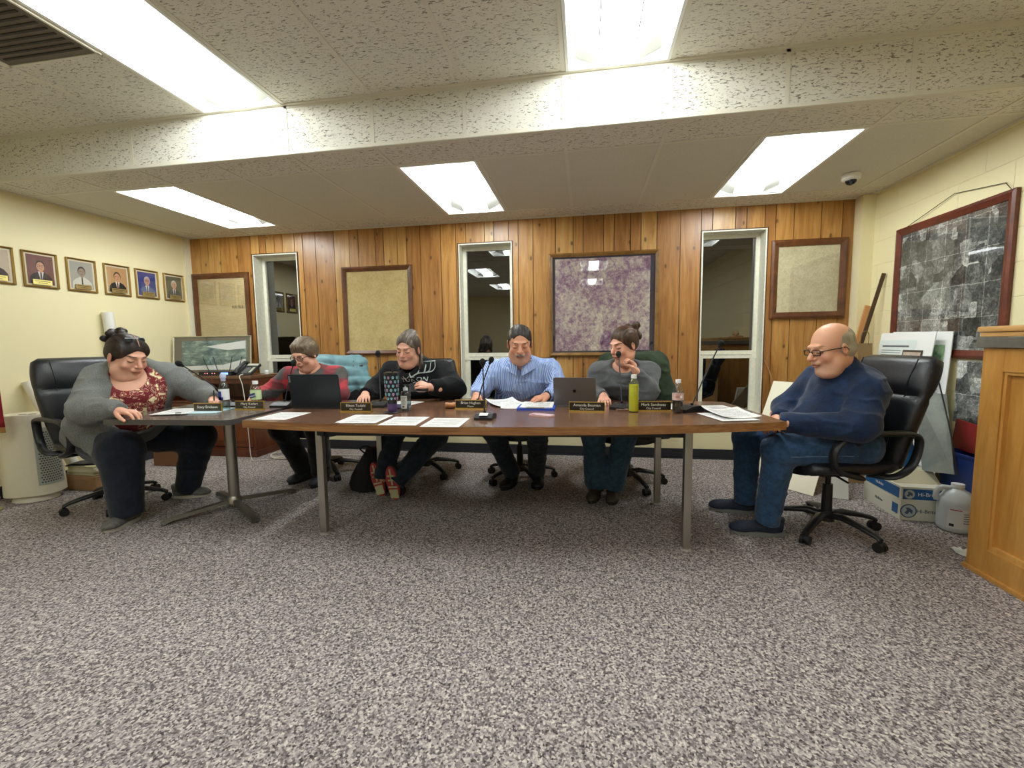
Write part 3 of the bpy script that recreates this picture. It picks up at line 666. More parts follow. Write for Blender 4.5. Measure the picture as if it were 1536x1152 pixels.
# name plates
def nameplate(x, y, rz, name, title, label, w=.215, brown='1d1812'):
    r = thing('name_plate', label, 'name plate', (x, y, TZ), rz, 'desk name plates')
    b = B(); b.prism([(-.004, .0), (.036, .0), (.036, .003), (.012, .006), (.012, .062), (.009, .062), (.006, .006), (-.004, .004)], -w / 2, w / 2, Matrix(((0, 0, 1, 0), (1, 0, 0, 0), (0, 1, 0, 0), (0, 0, 0, 1)))); b.box((0, .003, .004), (w, .02, .008)); b.box((0, .006, .061), (w, .008, .0035))
    for s in (-1, 1): b.box((s * (w / 2 - .0015), .006, .034), (.003, .006, .056))
    b.build('holder', r, mat('gold_metal', 'd8b45a', .3, .75))
    b = B(); b.box((0, .0045, .034), (w - .006, .004, .051)); pl = b.build('insert', r, mat('insert' + brown, brown, .3))
    b = B(); b.at(TR((0, .0022, .042 if title else .036), PI / 2)); b.m(mat('letter_white', 'f5f3ea', .5)); b.mesh(text_mesh(name, .0245, .0004, space=1.03))
    if title: b.at(TR((0, .0022, .0185), PI / 2)); b.mesh(text_mesh(title, .0175, .0004))
    b.build('lettering', pl); return r
nameplate(-2.375, -2.03, .10, 'Stacy Erickson', None, 'brown gold-edged name plate beside the tall blue labelled water bottle', .20, '3c352a')
nameplate(-2.165, -1.90, .06, 'Mary Kiefert', 'City Council', 'gold-edged name plate left of the black laptop', .215, '3c352a')
nameplate(-1.345, -1.93, .03, 'Eileen Todahl', 'City Council', 'gold-edged name plate right of the black laptop', .215, '2e281e')
nameplate(-.61, -1.745, .0, 'Brian Haghen', 'Mayor', 'gold-edged name plate beside the wooden gavel', .215)
nameplate(.165, -1.80, -.06, 'Amanda Bosman', 'City Council', 'gold-edged name plate in front of the silver-grey laptop', .225)
nameplate(.58, -1.745, .05, 'Mark Sandness', 'City Council', 'gold-edged name plate between the yellow drink and the cola bottle', .215)
# microphones
MB_ = mat('mic_black', '141518', .45)
def mic(base, head, rz, label, w=.12, d=.13, h=.038, mids=None, grp='gooseneck table microphones'):
    r = thing('gooseneck_microphone', label, 'microphone', (base[0], base[1], TZ), rz, grp)
    b = B(); b.prism([(-d / 2, 0), (d / 2, 0), (d / 2, .014), (d * .30, h), (-d * .1, h * .96), (-d / 2, .018)], -w / 2, w / 2, Matrix(((0, 0, 1, 0), (1, 0, 0, 0), (0, 1, 0, 0), (0, 0, 0, 1)))); bs = b.build('base', r, MB_)
    b = B(); b.box((0, -.02, h * .72), (.03, .012, .01)); b.build('talk_button', bs, mat('button_grey', 'c8ccd0', .4))
    R = Matrix.Rotation(-rz, 4, 'Z'); hd = R @ (V(head) - V((base[0], base[1], TZ))); p0 = V((0, d * .15, h * .8)); mid = (p0 + hd) / 2 + V((0, 0, .03)) if mids is None else R @ (V(mids) - V((base[0], base[1], TZ)))
    pts = bez(p0, mid, hd, 12); b = B(); b.tube(pts, .0042, 8); b.cyl(p0 - V((0, 0, .01)), p0 + V((0, 0, .02)), .009, n=12); b.build('gooseneck', r, mat('neck_black', '1c1c1f', .35, .4))
    dd = (pts[-1] - pts[-2]).normalized(); b = B(); b.cyl(pts[-1] - dd * .02, pts[-1], .008, .011, 12); b.sph(pts[-1] + dd * .012, (.0195, .0195, .024), 14, frame((0, 0, 0), dd)); b.build('foam_head', r, mat('foam', '0b0b0c', .95, bump=(300, .5, .002)))
    return r
mic((-2.40, -1.78), W(271, 547, -2.02), .3, 'gooseneck microphone bent toward the woman in the grey cardigan')
mic((-2.02, -1.74), W(440, 546, -1.62), .1, 'gooseneck microphone in front of the woman in the plaid top', .13)
mic((-1.30, -1.68), W(567, 532, -1.50), .0, 'gooseneck microphone in front of the woman in the black hoodie', .13)
mic((-.60, -1.60), W(736, 542, -1.62), .0, 'gooseneck microphone in front of the man in blue stripes, behind his name plate', .12)
r = mic((-.425, -2.10), W(724, 546, -2.02), PI, 'gooseneck microphone alone at the front of the table, its base toward the camera', .105, .135, .034)
b = B(); b.box((0, .045, .032), (.05, .035, .002), M=Matrix.Rotation(-.3, 3, 'X').to_4x4()); b.build('paper_label', r, PAPERW)
mic((.385, -1.66), W(928, 533, -1.42), -.5, 'gooseneck microphone held close to the woman in the grey top', .10)
mic((.80, -1.72), W(1080, 517, -1.55), -1.0, 'gooseneck microphone beside the cola bottle', .10, .15)
# laptops
def laptop(x, y, rz, w, d, ang, c, label, h=None, logo=False, kb='1a1a1c'):
    r = thing('laptop', label, 'laptop', (x, y, TZ), rz); b = B(); mt = mat('shell' + c, c, .35, .5 if logo else .0)
    b.at(TR((0, d / 2, .008))).prism(rr(w, d, .012), -.007, .007); bs = b.build('base', r, mt); b = B(); b.box((0, d / 2 + .02, .0155), (w * .86, d * .42, .001)); b.build('keyboard', bs, mat('keys', kb, .5))
    b = B(); Mx = TR((0, .002, .014), ang); b.at(Mx).at(Mx @ TR((0, 0, (h or d) / 2), PI / 2)).prism(rr(w, h or d, .012), -.003, .003); b.at(); ld = b.build('lid', r, mt)
    b = B(); b.at(Mx @ TR((0, .0035, (h or d) / 2))).box((0, 0, 0), (w * .95, .001, (h or d) * .9)); b.build('screen', ld, mat('screen_dark', '20242a', .15))
    if logo:
        b = B(); b.m(mat('logo_black', '0a0a0c', .2)); S_ = .0115; b.at(Mx @ TR((0, -.0034, (h or d) * .52), PI / 2))
        out = []
        for i in range(40):
            a = 2 * PI * i / 40; rr_ = 1.0 - .13 * math.exp(-((math.sin(a) - 1) / .12) ** 2) - .10 * math.exp(-((math.sin(a) + 1) / .10) ** 2); x_ = 1.02 * rr_ * math.cos(a) * (1 - .08 * (math.sin(a) < 0) * abs(math.sin(a))); y_ = rr_ * math.sin(a)
            dx, dy = x_ - 1.15, y_ - .12; q = math.hypot(dx, dy)
            if q < .5: x_, y_ = 1.15 + dx * .5 / q, .12 + dy * .5 / q
            out.append((x_ * S_, y_ * S_))
        b.prism(out, -.0003, .0003); b.prism([(S_ * .02, S_ * 1.12), (S_ * .1, S_ * 1.42), (S_ * .45, S_ * 1.72), (S_ * .40, S_ * 1.35)], -.0003, .0003); b.build('lid_logo', ld)
    else:
        b = B(); b.at(Mx @ TR((-w / 2 + .012, -.0034, (h or d) - .035))).box((0, 0, 0), (.012, .0008, .045)); b.build('lid_badge', ld, mat('badge', '8a8f96', .3, .6))
    return r
# lid leans back toward the viewer side is -Y ; user at +Y
laptop(-1.70, -1.815, .03, .375, .245, .17, '16202a', 'open black laptop seen from behind, in front of the woman in plaid', .235)
laptop(.085, -1.60, -.09, .285, .20, .20, '6a6766', 'open space-grey laptop seen from behind, with a small black fruit logo', .195, True)
# bottles
WATERG = thin('bottle_plastic', 'e9f0f2', 1.35, .03, 1.6)
def bottle(name, label, cat, x, y, prof, parts, n=28, z=TZ, grp=None, glassm=None):
    r = thing(name, label, cat, (x, y, z), 0, grp); b = B(); b.lathe(prof, n=n); b.build('bottle_body', r, glassm or WATERG)
    for nm, pr, m_ in parts: b = B(); b.lathe(pr, n=n); b.build(nm, r, m_)
    return r
WATER = thin('water', 'dfe9ea', 1.2, .02, 1.0)
CAPW = mat('cap_white', 'eceff0', .4)
pr = [(.001, .002), (.028, 0), (.032, .008), (.032, .06), (.030, .075), (.032, .09), (.032, .15), (.026, .178), (.014, .198), (.0125, .215)]
r = bottle('water_bottle', 'tall clear water bottle with a blue and white label and sport cap', 'bottle', -2.33, -1.93, [(a * 1.0, z * 1.0) for a, z in pr], [('cap', [(.014, .205), (.015, .21), (.015, .225), (.019, .226), (.019, .245), (.013, .258), (.001, .26)], mat('sport_cap', 'b9c3e0', .3)), ('water', [(.001, .004), (.030, .006), (.030, .15)], WATER)])
b = B(); b.lathe([(.0325, .075), (.0325, .15)], n=28, cap=False); lbq = b.build('label', r, mat('lblwb', 'e8ecf4', .4)); b = B(); b.at(TR((0, -.033, .105), 0, 0, 0)); b.box((-.004, 0, .0), (.022, .002, .06)); b.box((.004, .0, -.02), (.030, .002, .02)); b.build('label_print', lbq, mat('lblblue', '1f2f8a', .4))
r = bottle('water_bottle.001', 'short clear flavoured water bottle with white cap and green label left of the plaid woman', 'bottle', -2.19, -1.80, [(.001, .002), (.030, 0), (.034, .008), (.034, .05), (.031, .065), (.035, .085), (.035, .13), (.028, .158), (.018, .172), (.0165, .182)], [('cap', [(.019, .172), (.019, .195), (.001, .196)], CAPW), ('water', [(.001, .004), (.032, .006), (.031, .1)], WATER)])
b = B(); b.lathe([(.0362, .062), (.0362, .130)], n=28, cap=False); lbq = b.build('label', r, mat('lblgreen', 'c9dfae', .45)); b = B(); b.at(TR((0, -.0372, .092), 0, -.25)); b.box((0, 0, 0), (.052, .001, .03)); b.m(mat('lblnavy', '1c3a78', .4)); b.build('label_band', lbq, mat('lblnavy', '1c3a78', .4)); b = B(); b.m(mat('letter_white', 'f5f3ea', .5)); b.at(TR((0, -.0378, .090), 0, -.25) @ TR((0, 0, 0), PI / 2)).mesh(text_mesh('propel', .02, .0002)); b.build('label_lettering', lbq)
# skull tumbler on coaster
co = B(); co.lathe([(.001, 0), (.055, 0), (.058, .005), (.052, .009), (.001, .008)], n=28); o = co.build('coaster', None, mat('coaster_black', '15131a', .4)); place(o, (-1.085, -1.93, TZ), 0); tag(o, 'round black coaster under the skull patterned tumbler', 'coaster')
r = thing('tumbler', 'tall black insulated tumbler with teal skull pattern and purple base', 'cup', (-1.085, -1.93, TZ + .009))
b = B(); b.lathe([(.001, 0), (.028, 0), (.030, .006), (.030, .05)], n=28); b.build('cup_base', r, mat('tumbler_purple', '4b3563', .35)); b = B(); b.lathe([(.030, .05), (.031, .075), (.042, .105), (.0455, .235), (.0455, .24)], n=32, cap=False); bd = b.build('cup_body', r, mat('tumbler_black', '0f1116', .3)); b = B(); b.lathe([(.0465, .238), (.047, .252), (.04, .256), (.001, .254)], n=28); b.cyl((.01, .0, .25), (.01, 0, .275), .006, n=10); b.build('lid', r, mat('tumbler_lid', '1b1d22', .2))
b = B(); rnd = random.Random(5); TE = mat('skull_teal', '7fb7c4', .4); PI2 = mat('skull_pink', 'b08fb0', .4)
for row in range(6):
    z = .085 + row * .027; rad = .0462 if z > .11 else .0385
    for k in range(10):
        a = 2 * PI * (k + .5 * (row % 2)) / 10; rd = .033 + (z - .075) * .30 if z < .105 else .0425 + (z - .105) * .024; rd += .0006; M = TR((rd * math.cos(a), rd * math.sin(a), z)) @ frame((0, 0, 0), (math.cos(a), math.sin(a), 0)); b.at(M); b.m(TE if (k + row) % 3 else PI2)
        b.prism([(.0075 * math.cos(q) , .0085 * math.sin(q) + .002) if math.sin(q) > -.5 else (.0045 * math.cos(q), .010 * math.sin(q) + .001) for q in [2 * PI * i / 14 for i in range(14)]], -.0004, .0006); b.m(mat('tumbler_black', '0f1116', .3))
        for s in (-1, 1): b.prism([(s * .003 + .0019 * math.cos(q), .002 + .0021 * math.sin(q)) for q in [2 * PI * i / 8 for i in range(8)]], .0004, .0009)
b.build('skull_pattern', bd)
# clear pump bottle
r = bottle('pump_bottle', 'clear square-shouldered pump bottle with white label right of the tumbler', 'bottle', -1.03, -1.84, [(.001, .002), (.030, 0), (.034, .006), (.034, .115), (.028, .128), (.013, .134), (.012, .142)], [('pump_collar', [(.016, .136), (.016, .155), (.006, .157), (.005, .172), (.001, .172)], mat('pump_clear', 'cfd6d8', .2))])
b = B(); b.lathe([(.001, .0), (.0318, .004), (.0318, .095), (.001, .095)], n=24); b.build('liquid', r, WATER); b = B(); b.box((.012, -.005, .172), (.045, .012, .01), .003); b.build('pump_head', r, mat('pump_black', '17181a', .4)); b = B(); b.at(TR((0, -.0345, .06))); b.m(PAPERW); b.box((0, 0, 0), (.042, .001, .085)); lbq = b.build('label', r); b = B(); b.m(mat('plate_ink', '4a3f22', .7))
for k in range(6): b.box((0, -.0353, .09 - k * .009), (.032 - .006 * (k % 3), .0004, .0025))
b.box((-.004, -.0353, .03), (.014, .0004, .010)); b.build('label_print', lbq)
# yellow drink, cola
r = bottle('drink_bottle', 'tall slim bottle of bright yellow drink with white cap', 'bottle', .455, -1.775, [(.001, .002), (.026, 0), (.031, .006), (.031, .175), (.026, .195), (.015, .208), (.0145, .215)], [('cap', [(.017, .212), (.017, .235), (.001, .236)], CAPW)])
b = B(); b.lathe([(.001, .003), (.0296, .006), (.0296, .172), (.001, .172)], n=28); 
ty = NT('yellow_drink'); ty.set('Base Color', rgb('ece41c')); ty.set('Roughness', .25); ty.set('Subsurface Weight', .5); ty.set('Subsurface Radius', (.03, .03, .01)); ty.set('Specular IOR Level', .4); b.build('yellow_drink', r, ty.m)
r = bottle('cola_bottle', 'half full cola bottle with pinkish label and white cap', 'bottle', .715, -1.80, [(.001, .004), (.026, 0), (.033, .012), (.033, .05), (.030, .065), (.033, .085), (.033, .118), (.030, .14), (.015, .178), (.0125, .19)], [('cap', [(.016, .186), (.016, .206), (.001, .207)], CAPW), ('cola', [(.001, .005), (.030, .012), (.0315, .045), (.0285, .063), (.031, .082), (.001, .083)], mat('cola_dark', '120705', .15))])
b = B(); b.lathe([(.0335, .082), (.0337, .125)], n=28, cap=False); lbq = b.build('label', r, mat('lblpink', 'd3b3ad', .5)); b = B(); b.m(mat('lblred', 'a3564f', .5)); b.at(TR((0, -.0342, .108)))
for k in range(3): b.box((-.004, 0, .008 - k * .009), (.034, .0006, .003))
b.m(CAPW); b.box((.012, -.0003, -.004), (.012, .0008, .016)); b.build('label_print', lbq)
# gavel
r = thing('gavel', 'light wooden gavel lying left of the name plate', 'gavel', (-.755, -1.725, TZ + .021), .2); GW = wood('gavel_wood', '9a6238', 'b57a4a', 'c98f5f', (8, 40, 40), False, .35, .3)
b = B(); b.cyl((-.03, 0, 0), (.03, 0, 0), .019, n=20)
for q in (-.032, -.02, .018, .03): b.cyl((q - .004, 0, 0), (q + .004, 0, 0), .0215, n=20)
b.build('head', r, GW); b = B(); b.tube([(0, .015, 0), (.02, .06, -.004), (.05, .12, -.009), (.07, .2, -.011)], [.006, .007, .009, .008], 10); b.build('handle', r, GW)
# binder, papers, phone
r = thing('blue_clipboard', 'bright blue clipboard folder holding printed pages before the man in blue', 'folder', (-.17, -1.62, TZ), 0.02)
b = B(); b.at(TR((0, 0, .006))).prism(rr(.25, .30, .01), -.006, .006); b.build('cover', r, mat('folder_blue', '1f49b8', .35)); b = B(); b.m(PRINTED)
for k in range(4): sheet_b(b, .216, .279, .0125 + .0016 * k, 0, .002 * (k % 2), .006)
b.build('pages', r); b = B(); b.box((0, -.142, .018), (.12, .014, .008), .002); b.build('clip', r, mat('clip_metal', 'c8c4b8', .3, .7))
r = thing('smartphone', 'rose pink smartphone lying face down on the table', 'phone', (-.105, -1.98, TZ), 1.15)
b = B(); b.at(TR((0, 0, .0045))).prism(rr(.072, .146, .012), -.0045, .0045); b.build('body', r, mat('phone_pink', 'dcbcc0', .3, .2)); b = B(); b.at(TR((-.02, .05, .0098))).prism(rr(.02, .028, .006), -.0008, .0008); b.build('camera_bump', r, mat('phone_rose', 'b98f96', .3))
sheet(-.42, -1.50, .5, 'curled white pages held up by the man in blue stripes', None, w=.216, h=.279, curl=.05, name='paper_sheet')
sheet(-.33, -1.56, .2, 'flat white page beneath the curled pages beside the blue folder', None, TZ + .0, curl=.012)
sheet(-1.20, -1.52, -.2, 'white printed page by the right hand of the woman in the hoodie')
sheet(-2.56, -2.06, .3, 'white form under the resting hand of the woman in the cardigan', z=TZ + .010)
r = thing('folder', 'pale blue paper folder with black clip before the woman in the cardigan', 'folder', (-2.46, -2.02, TZ), .25); b = B(); b.box((0, 0, .005), (.36, .24, .008), .002); b.build('cover', r, mat('folder_pale', 'b9d3dc', .6)); b = B(); b.box((-.05, -.121, .009), (.03, .016, .016), .002); b.build('binder_clip', r, MB_)
sheet(-1.87, -1.53, .1, 'white page under the hands of the woman in plaid')
r = thing('notebook', 'dark blue thin notebook behind the tumbler', 'notebook', (-1.13, -1.70, TZ), .3); b = B(); b.box((0, 0, .006), (.13, .18, .012), .002); b.build('cover', r, mat('navy_cover', '1b2140', .5)); b = B(); b.box((.002, 0, .0065), (.131, .172, .007)); b.build('pages', r, PAPERW)
sheet(.50, -1.50, .15, 'white paper behind the yellow drink bottle', h=.26); sheet(.70, -1.53, -.12, 'white paper between the yellow drink and the cola bottle', h=.26, z=TZ + .002)
for k, (x, y, rz, cu, lb) in enumerate(((1.0, -1.60, .2, .0, 'white document sheet farthest back at the right end of the table'), (.96, -1.93, .25, .0, 'lowest white document sheet at the right end corner of the table'), (1.0, -1.86, .15, .035, 'topmost curling printed sheet at the right end of the table'))):
    sheet(x, y, rz, lb, 'documents piled at the right end of the table', TZ + .003 * k, curl=cu)
r = thing('folder', 'dark purple folder between the papers at the right end of the table', 'folder', (1.02, -1.71, TZ + .0035), .1); b = B(); b.box((0, 0, .003), (.24, .17, .006), .001); b.build('cover', r, mat('folder_purple', '2a2740', .4))
r = thing('small_phone', 'flat reddish brown wallet lying beside the yellow drink', 'wallet', (.39, -1.735, TZ), .1); b = B(); b.at(TR((0, 0, .005))).prism(rr(.075, .055, .008), -.005, .005); b.build('cover', r, mat('wallet', '6a4a3c', .5)); r.name = 'wallet'
# on credenza
CZ = .8805
r = thing('landscape_picture', 'framed aerial landscape photo with grey mat leaning on the credenza', 'picture', (-3.96, -.30, CZ + .2155)); r.rotation_euler = (-.10, 0, .12)
def land(r, iw, ih):
    b = B(); b.m(mat('mat_grey', '6b6559', .8)); b.box((0, -.004, 0), (iw, .004, ih)); t = NT('aerial_land'); v = t.coord((1, 1, 2.5)); n = t.noise(v, 9, 6, .65, .6); t.set('Base Color', t.ramp(n, [(.35, '2f4a52'), (.5, '5d7f80'), (.62, '93aaa4'), (.72, 'd9e0dc')])); t.set('Roughness', .5)
    b.m(t.m); b.box((.02, -.0065, .0), (iw * .85, .002, ih * .80)); b.build('print', r); b = B(); b.m(mat('wing_white', 'e9ecec', .5)); y = -.0082
    b.poly([(-iw * .1, y, ih * .24), (iw * .44, y, ih * .40), (iw * .44, y, ih * .18), (iw * .2, y, ih * .14)]); b.poly([(-iw * .38, y, -ih * .40), (iw * .44, y, -ih * .40), (iw * .44, y, -ih * .10), (iw * .15, y, -ih * .26), (-iw * .38, y, -ih * .3)]); b.build('aircraft_wing', r)
fr_local(r, .90, .43, .012, .02, mat('silver_frame', 'cfc9ae', .35, .5), land)
r = thing('wireless_receiver', 'black wireless receiver with blue display and four antennas on the credenza', 'receiver', (-3.77, -.42, CZ), .0)
b = B(); b.box((0, 0, .022), (.40, .14, .044), .003); bo = b.build('case', r, MB_); b = B(); b.box((.12, -.0715, .024), (.085, .002, .022), .001); b.build('display', bo, emis('display_blue', '6f9cff', 1.6))
b = B()
for q in (-.12, -.09, -.03, -.0): b.cyl((q, -.07, .026), (q, -.074, .026), .005, n=10)
b.build('indicator', bo, emis('led_pink', 'ff9aa0', .8))
for q, lx in ((-.18, -.08), (-.07, -.06), (.07, .04), (.175, .055)): b = B(); b.cyl((q, .05, .03), (q + lx, .06, .20), .0045, .0035, 8); b.build('antenna', r, PLAST)
r = thing('desk_phone', 'grey and black desk telephone with handset on the credenza', 'telephone', (-3.455, -.38, CZ + .004), -.1)
b = B(); b.at(TR((0, 0, .05), .6)).box((0, 0, 0), (.19, .2, .03), .006); bo = b.build('body', r, mat('phone_dark', '2b2c2e', .4)); b = B(); b.at(TR((.02, 0, .05), .6)); b.m(mat('phone_grey', 'b9b9ab', .4)); b.box((0, .07, .016), (.14, .035, .012), .002); b.m(mat('key_grey', '7a7b7b', .4))
for i in range(3):
    for j in range(4): b.box((-.04 + i * .024, -.06 + j * .024, .016), (.018, .016, .006), .001)
b.m(mat('phone_grey', 'b9b9ab', .4)); b.box((.05, -.015, .016), (.03, .09, .004), .001); b.build('keypad', bo); b = B(); b.at(TR((-.085, 0, .075), .6)); b.tube([(0, -.09, .0), (0, -.07, .022), (0, .07, .022), (0, .09, .0)], [.022, .02, .018, .022], 12); b.build('handset', r, mat('phone_dark', '2b2c2e', .4))
r = thing('small_canister', 'small round white canister right of the desk phone', 'canister', (-3.335, -.25, CZ)); b = B(); b.lathe([(.001, 0), (.022, 0), (.024, .01), (.024, .035), (.018, .04), (.001, .04)], n=20); b.build('body', r, CAPW); b = B(); b.lathe([(.001, .04), (.017, .04), (.017, .048), (.001, .049)], n=20); b.build('cap', r, CAPW)
b = B(); WC = mat('cable_white', 'd8d2c6', .5)
b.tube(crom([(-3.46, -.34, CZ + .01), (-3.44, -.52, CZ + .005), (-3.40, -.54, CZ - .1), (-3.36, -.56, .55), (-3.34, -.57, .25), (-3.30, -.60, .02), (-3.2, -.62, .008), (-3.05, -.55, .008)], 6), .004, 6); o = b.build('phone_cable', None, WC); tag(o, 'thin white cable hanging from the credenza top to the floor', 'cable')
b = B(); pts = []
rc = random.Random(11)
for i in range(40): a = i * .7; pts.append((-3.02 + (.16 + .05 * rc.random()) * math.cos(a), -.42 + (.10 + .04 * rc.random()) * math.sin(a), .008 + .02 * rc.random() + i * .0004))
pts += [(-2.8, -.36, .008), (-2.3, -.30, .006), (-1.9, -.32, .006), (-1.6, -.36, .05), (-1.45, -.42, .2), (-1.38, -.55, .4)]
b.tube(crom(pts, 4), .0045, 6); o = b.build('extension_cord', None, WC); tag(o, 'white extension cord coiled on the carpet beside the credenza', 'cable')
# skull / black backpack
r = thing('black_bag', 'slouched black cloth bag with red lining on the floor under the table', 'bag', (-1.63, -1.30, 0), .1); b = B(); rings = []
for z, w_, d_, ox in ((0, .11, .09, 0), (.01, .135, .11, 0), (.06, .14, .115, 0), (.13, .12, .10, .01), (.20, .09, .08, .02), (.27, .07, .065, .04), (.32, .06, .055, .06), (.345, .058, .05, .065)):
    rings.append([(ox + w_ * math.cos(a) * (1 + .08 * math.sin(5 * a + z * 20)), d_ * math.sin(a) * (1 + .08 * math.cos(4 * a + z * 30)), z) for a in [2 * PI * i / 28 for i in range(28)]])
b.ring_loft(rings, cap=True); b.build('bag_body', r, mat('bag_black', '0e0e12', .85, bump=(40, .5))); b = B(); b.sph((.065, 0, .345), (.045, .036, .012), 12); b.build('red_lining', r, mat('bag_red', '5c1d20', .8)); b = B(); b.tube(crom([(.03, -.05, .30), (.0, -.10, .36), (.06, -.11, .385), (.11, -.05, .33)], 6), .006, 6); b.build('strap', r, mat('bag_black', '0e0e12', .85))
# air purifier
r = thing('air_purifier', 'cream white tower air purifier with side grille by the left wall', 'air purifier', (-4.17, -1.86, 0), .45); ALM = mat('purifier_cream', 'ddd6bf', .4)
def sq(w, d, z, e=3, n=40): return superring(0, 0, z, w, d, 0, e, n)
b = B(); b.ring_loft([superring(0, 0, z, w_, w_ * .85, 0, 2.6, 44) for z, w_ in ((.05, .165), (.055, .172), (.12, .170), (.62, .155), (.675, .153), (.685, .147), (.685, .10))]); b.build('housing', r, ALM)
b = B(); b.lathe([(.001, 0), (.14, 0), (.14, .012), (.12, .05)], n=36, sy=.85); b.build('base_disc', r, mat('purifier_base', 'e6e1d0', .35))
b = B(); b.m(mat('grille_grey', 'a6a89c', .5)); gx = []
for sgn, lo_, hi_ in ((1, -1.05, .15),):
    A = [lo_ + (hi_ - lo_) * i / 10 for i in range(11)]
    def pt(a, z, off): w_ = .170 + (z - .12) * -.03 + off; ca, sa = math.cos(a), math.sin(a); return V((w_ * abs(ca) ** (2 / 2.6), w_ * .85 * abs(sa) ** (2 / 2.6) * (1 if sa > 0 else -1), z))
    b.ring_loft([[pt(a, z, .002) for a in A] for z in (.13, .58)], cap=False, closed=False); b.m(mat('grille_dark', '2c2d2a', .7))
    for zi in range(22):
        for k in range(8):
            a = lo_ + .12 + (hi_ - lo_ - .24) * (k + .5 * (zi % 2)) / 8.0; z = .15 + zi * .0185; b.poly([pt(a, z, .0035), pt(a + .07, z, .0035), pt(a + .07, z + .009, .0035), pt(a, z + .009, .0035)])
b.build('grille', r); b = B(); b.m(mat('vent_dark', '3a362e', .8))
for k in range(2): b.box((.0 + k * .06, -.05, .6855), (.045, .02, .002))
b.build('top_vents', r)
# paper rolls
def roll(p0, p1, rad, label, mt=PAPERW, name='paper_roll'):
    r = thing(name, label, 'paper roll', p0); p1 = V(p1) - V(p0); b = B(); M = frame((0, 0, 0), p1); L = p1.length
    b.at(M).ring_loft([[(q * math.cos(2 * PI * i / 24), q * math.sin(2 * PI * i / 24), z) for i in range(24)] for q, z in ((rad * .8, L - .03), (rad * .82, L), (rad, L), (rad, 0), (rad * .82, 0), (rad * .8, .03))], cap=True); b.build('roll', r, mt); b = B(); b.at(M).lathe([(.0, L - .028), (rad * .5, L - .028)], n=18); b.build('inner_wraps', r, mat('roll_inner', 'd9d4c4', .8)); return r
roll((-4.30, -.98, 0), (-4.40, -1.02, 1.535), .045, 'tall white paper roll standing against the left wall behind the woman in the cardigan')
roll((-4.20, -1.50, .0), (-4.40, -1.69, .925), .04, 'shorter white paper roll leaning on the left wall behind the air purifier', mat('roll_cream', 'ece8da', .7))
# box with papers under chair
CARD = mat('cardboard', 'a88460', .85, noise=(12, '96744f', .2))
r = thing('cardboard_box', 'flat open cardboard box on the floor right of the air purifier', 'box', (-4.04, -1.50, 0)); b = B(); b.box((0, 0, .06), (.34, .30, .12), .004); b.build('box_body', r, CARD); b = B(); b.box((0, -.152, .10), (.3, .004, .035)); b.build('flap', r, CARD)
z = .121; rc = random.Random(4)
for k in range(5):
    hh = .014 + .006 * rc.random(); b = B(); b.box((0, 0, hh / 2), (.30 - .02 * (k % 2), .26, hh - .001), .002); o = b.build('paper_stack', None, mat('stack%d' % (k % 3), ('cfc8a8', 'b9b892', 'd8d2bd')[k % 3], .8)); place(o, (-4.04 + .012 * rc.uniform(-1, 1), -1.50, z), rc.uniform(-.1, .1)); tag(o, 'stack of yellowed papers, number %s from the bottom in the floor box' % ('one', 'two', 'three', 'four', 'five')[k], 'papers', 'paper stacks in the floor box'); z += hh
b = B(); b.ring_loft([[(-.13 + .26 * t_, .06 * s_ + .02 * math.sin(8 * t_), .004 + .03 * math.sin(PI * t_) * (1 - abs(s_) * .5)) for s_ in (-1, -.3, .3, 1)] for t_ in [i / 12 for i in range(13)]] , cap=False, closed=False); b.add([(x, y, 0) for x, y in ((-.13, -.06), (.13, -.06), (.13, .06), (-.13, .06))], [(0, 1, 2, 3)], False); o = b.build('folded_cloth', None, mat('dark_cloth', '3c3a38', .9)); place(o, (-4.08, -1.56, z), .3); tag(o, 'crumpled dark plastic bag on top of the paper stacks in the floor box', 'bag')
r = thing('wooden_crate', 'small brown box on the floor under the credenza front, behind the woman in the cardigan', 'box', (-4.0, -.80, 0)); b = B(); b.box((0, 0, .075), (.30, .22, .15), .004); b.build('box_body', r, mat('crate_brown', '7a5236', .7)); b = B(); b.box((0, 0, .154), (.31, .23, .008), .002); b.build('lid', r, mat('crate_lid', '8a6142', .7)); r.name = 'brown_box'
# flag at the left edge
r = thing('flag', 'red and white flag hanging in folds at the left edge of the picture', 'flag', (-4.14, -2.20, 0)); 
def flagpt(u, z): return V((-.06 + .16 * u, .03 * math.sin(u * 14 + z * 1.5) + .10 * u, z))
b = B()
for (za, zb, mt_, c0, c1) in ((.95, 1.7, mat('flag_white', 'd9cfcf', .8), 0, 1), (.62, .95, mat('flag_red', '8e1420', .8), 0, 1), (.58, .62, mat('flag_fringe', '9a7038', .9), 0, 1)):
    b.m(mt_); b.ring_loft([[flagpt(u / 16 * (1 if z < 1.3 else .85), z) for u in range(17)] for z in [za + (zb - za) * i / 6 for i in range(7)]], cap=False, closed=False)
o = b.build('cloth', r); md = o.modifiers.new('thick', 'SOLIDIFY'); md.thickness = .003
b = B(); b.cyl((-.07, 0, .02), (-.07, 0, 2.1), .013, n=12); b.build('pole', r, GOLD); b = B(); b.lathe([(.001, 0), (.135, 0), (.135, .012), (.06, .03), (.02, .05)], (-.07, 0, 0), 30); b.build('pole_base', r, mat('flag_base', 'a39a6c', .4, .4))
b = B(); b.cyl((XL + .04, -3.2, .03), (XL + .04, -1.95, .03), .022, n=12); o = b.build('floor_pipe', None, mat('pipe_cream', 'cdbf94', .5)); tag(o, 'cream pipe along the foot of the left wall', 'pipe')
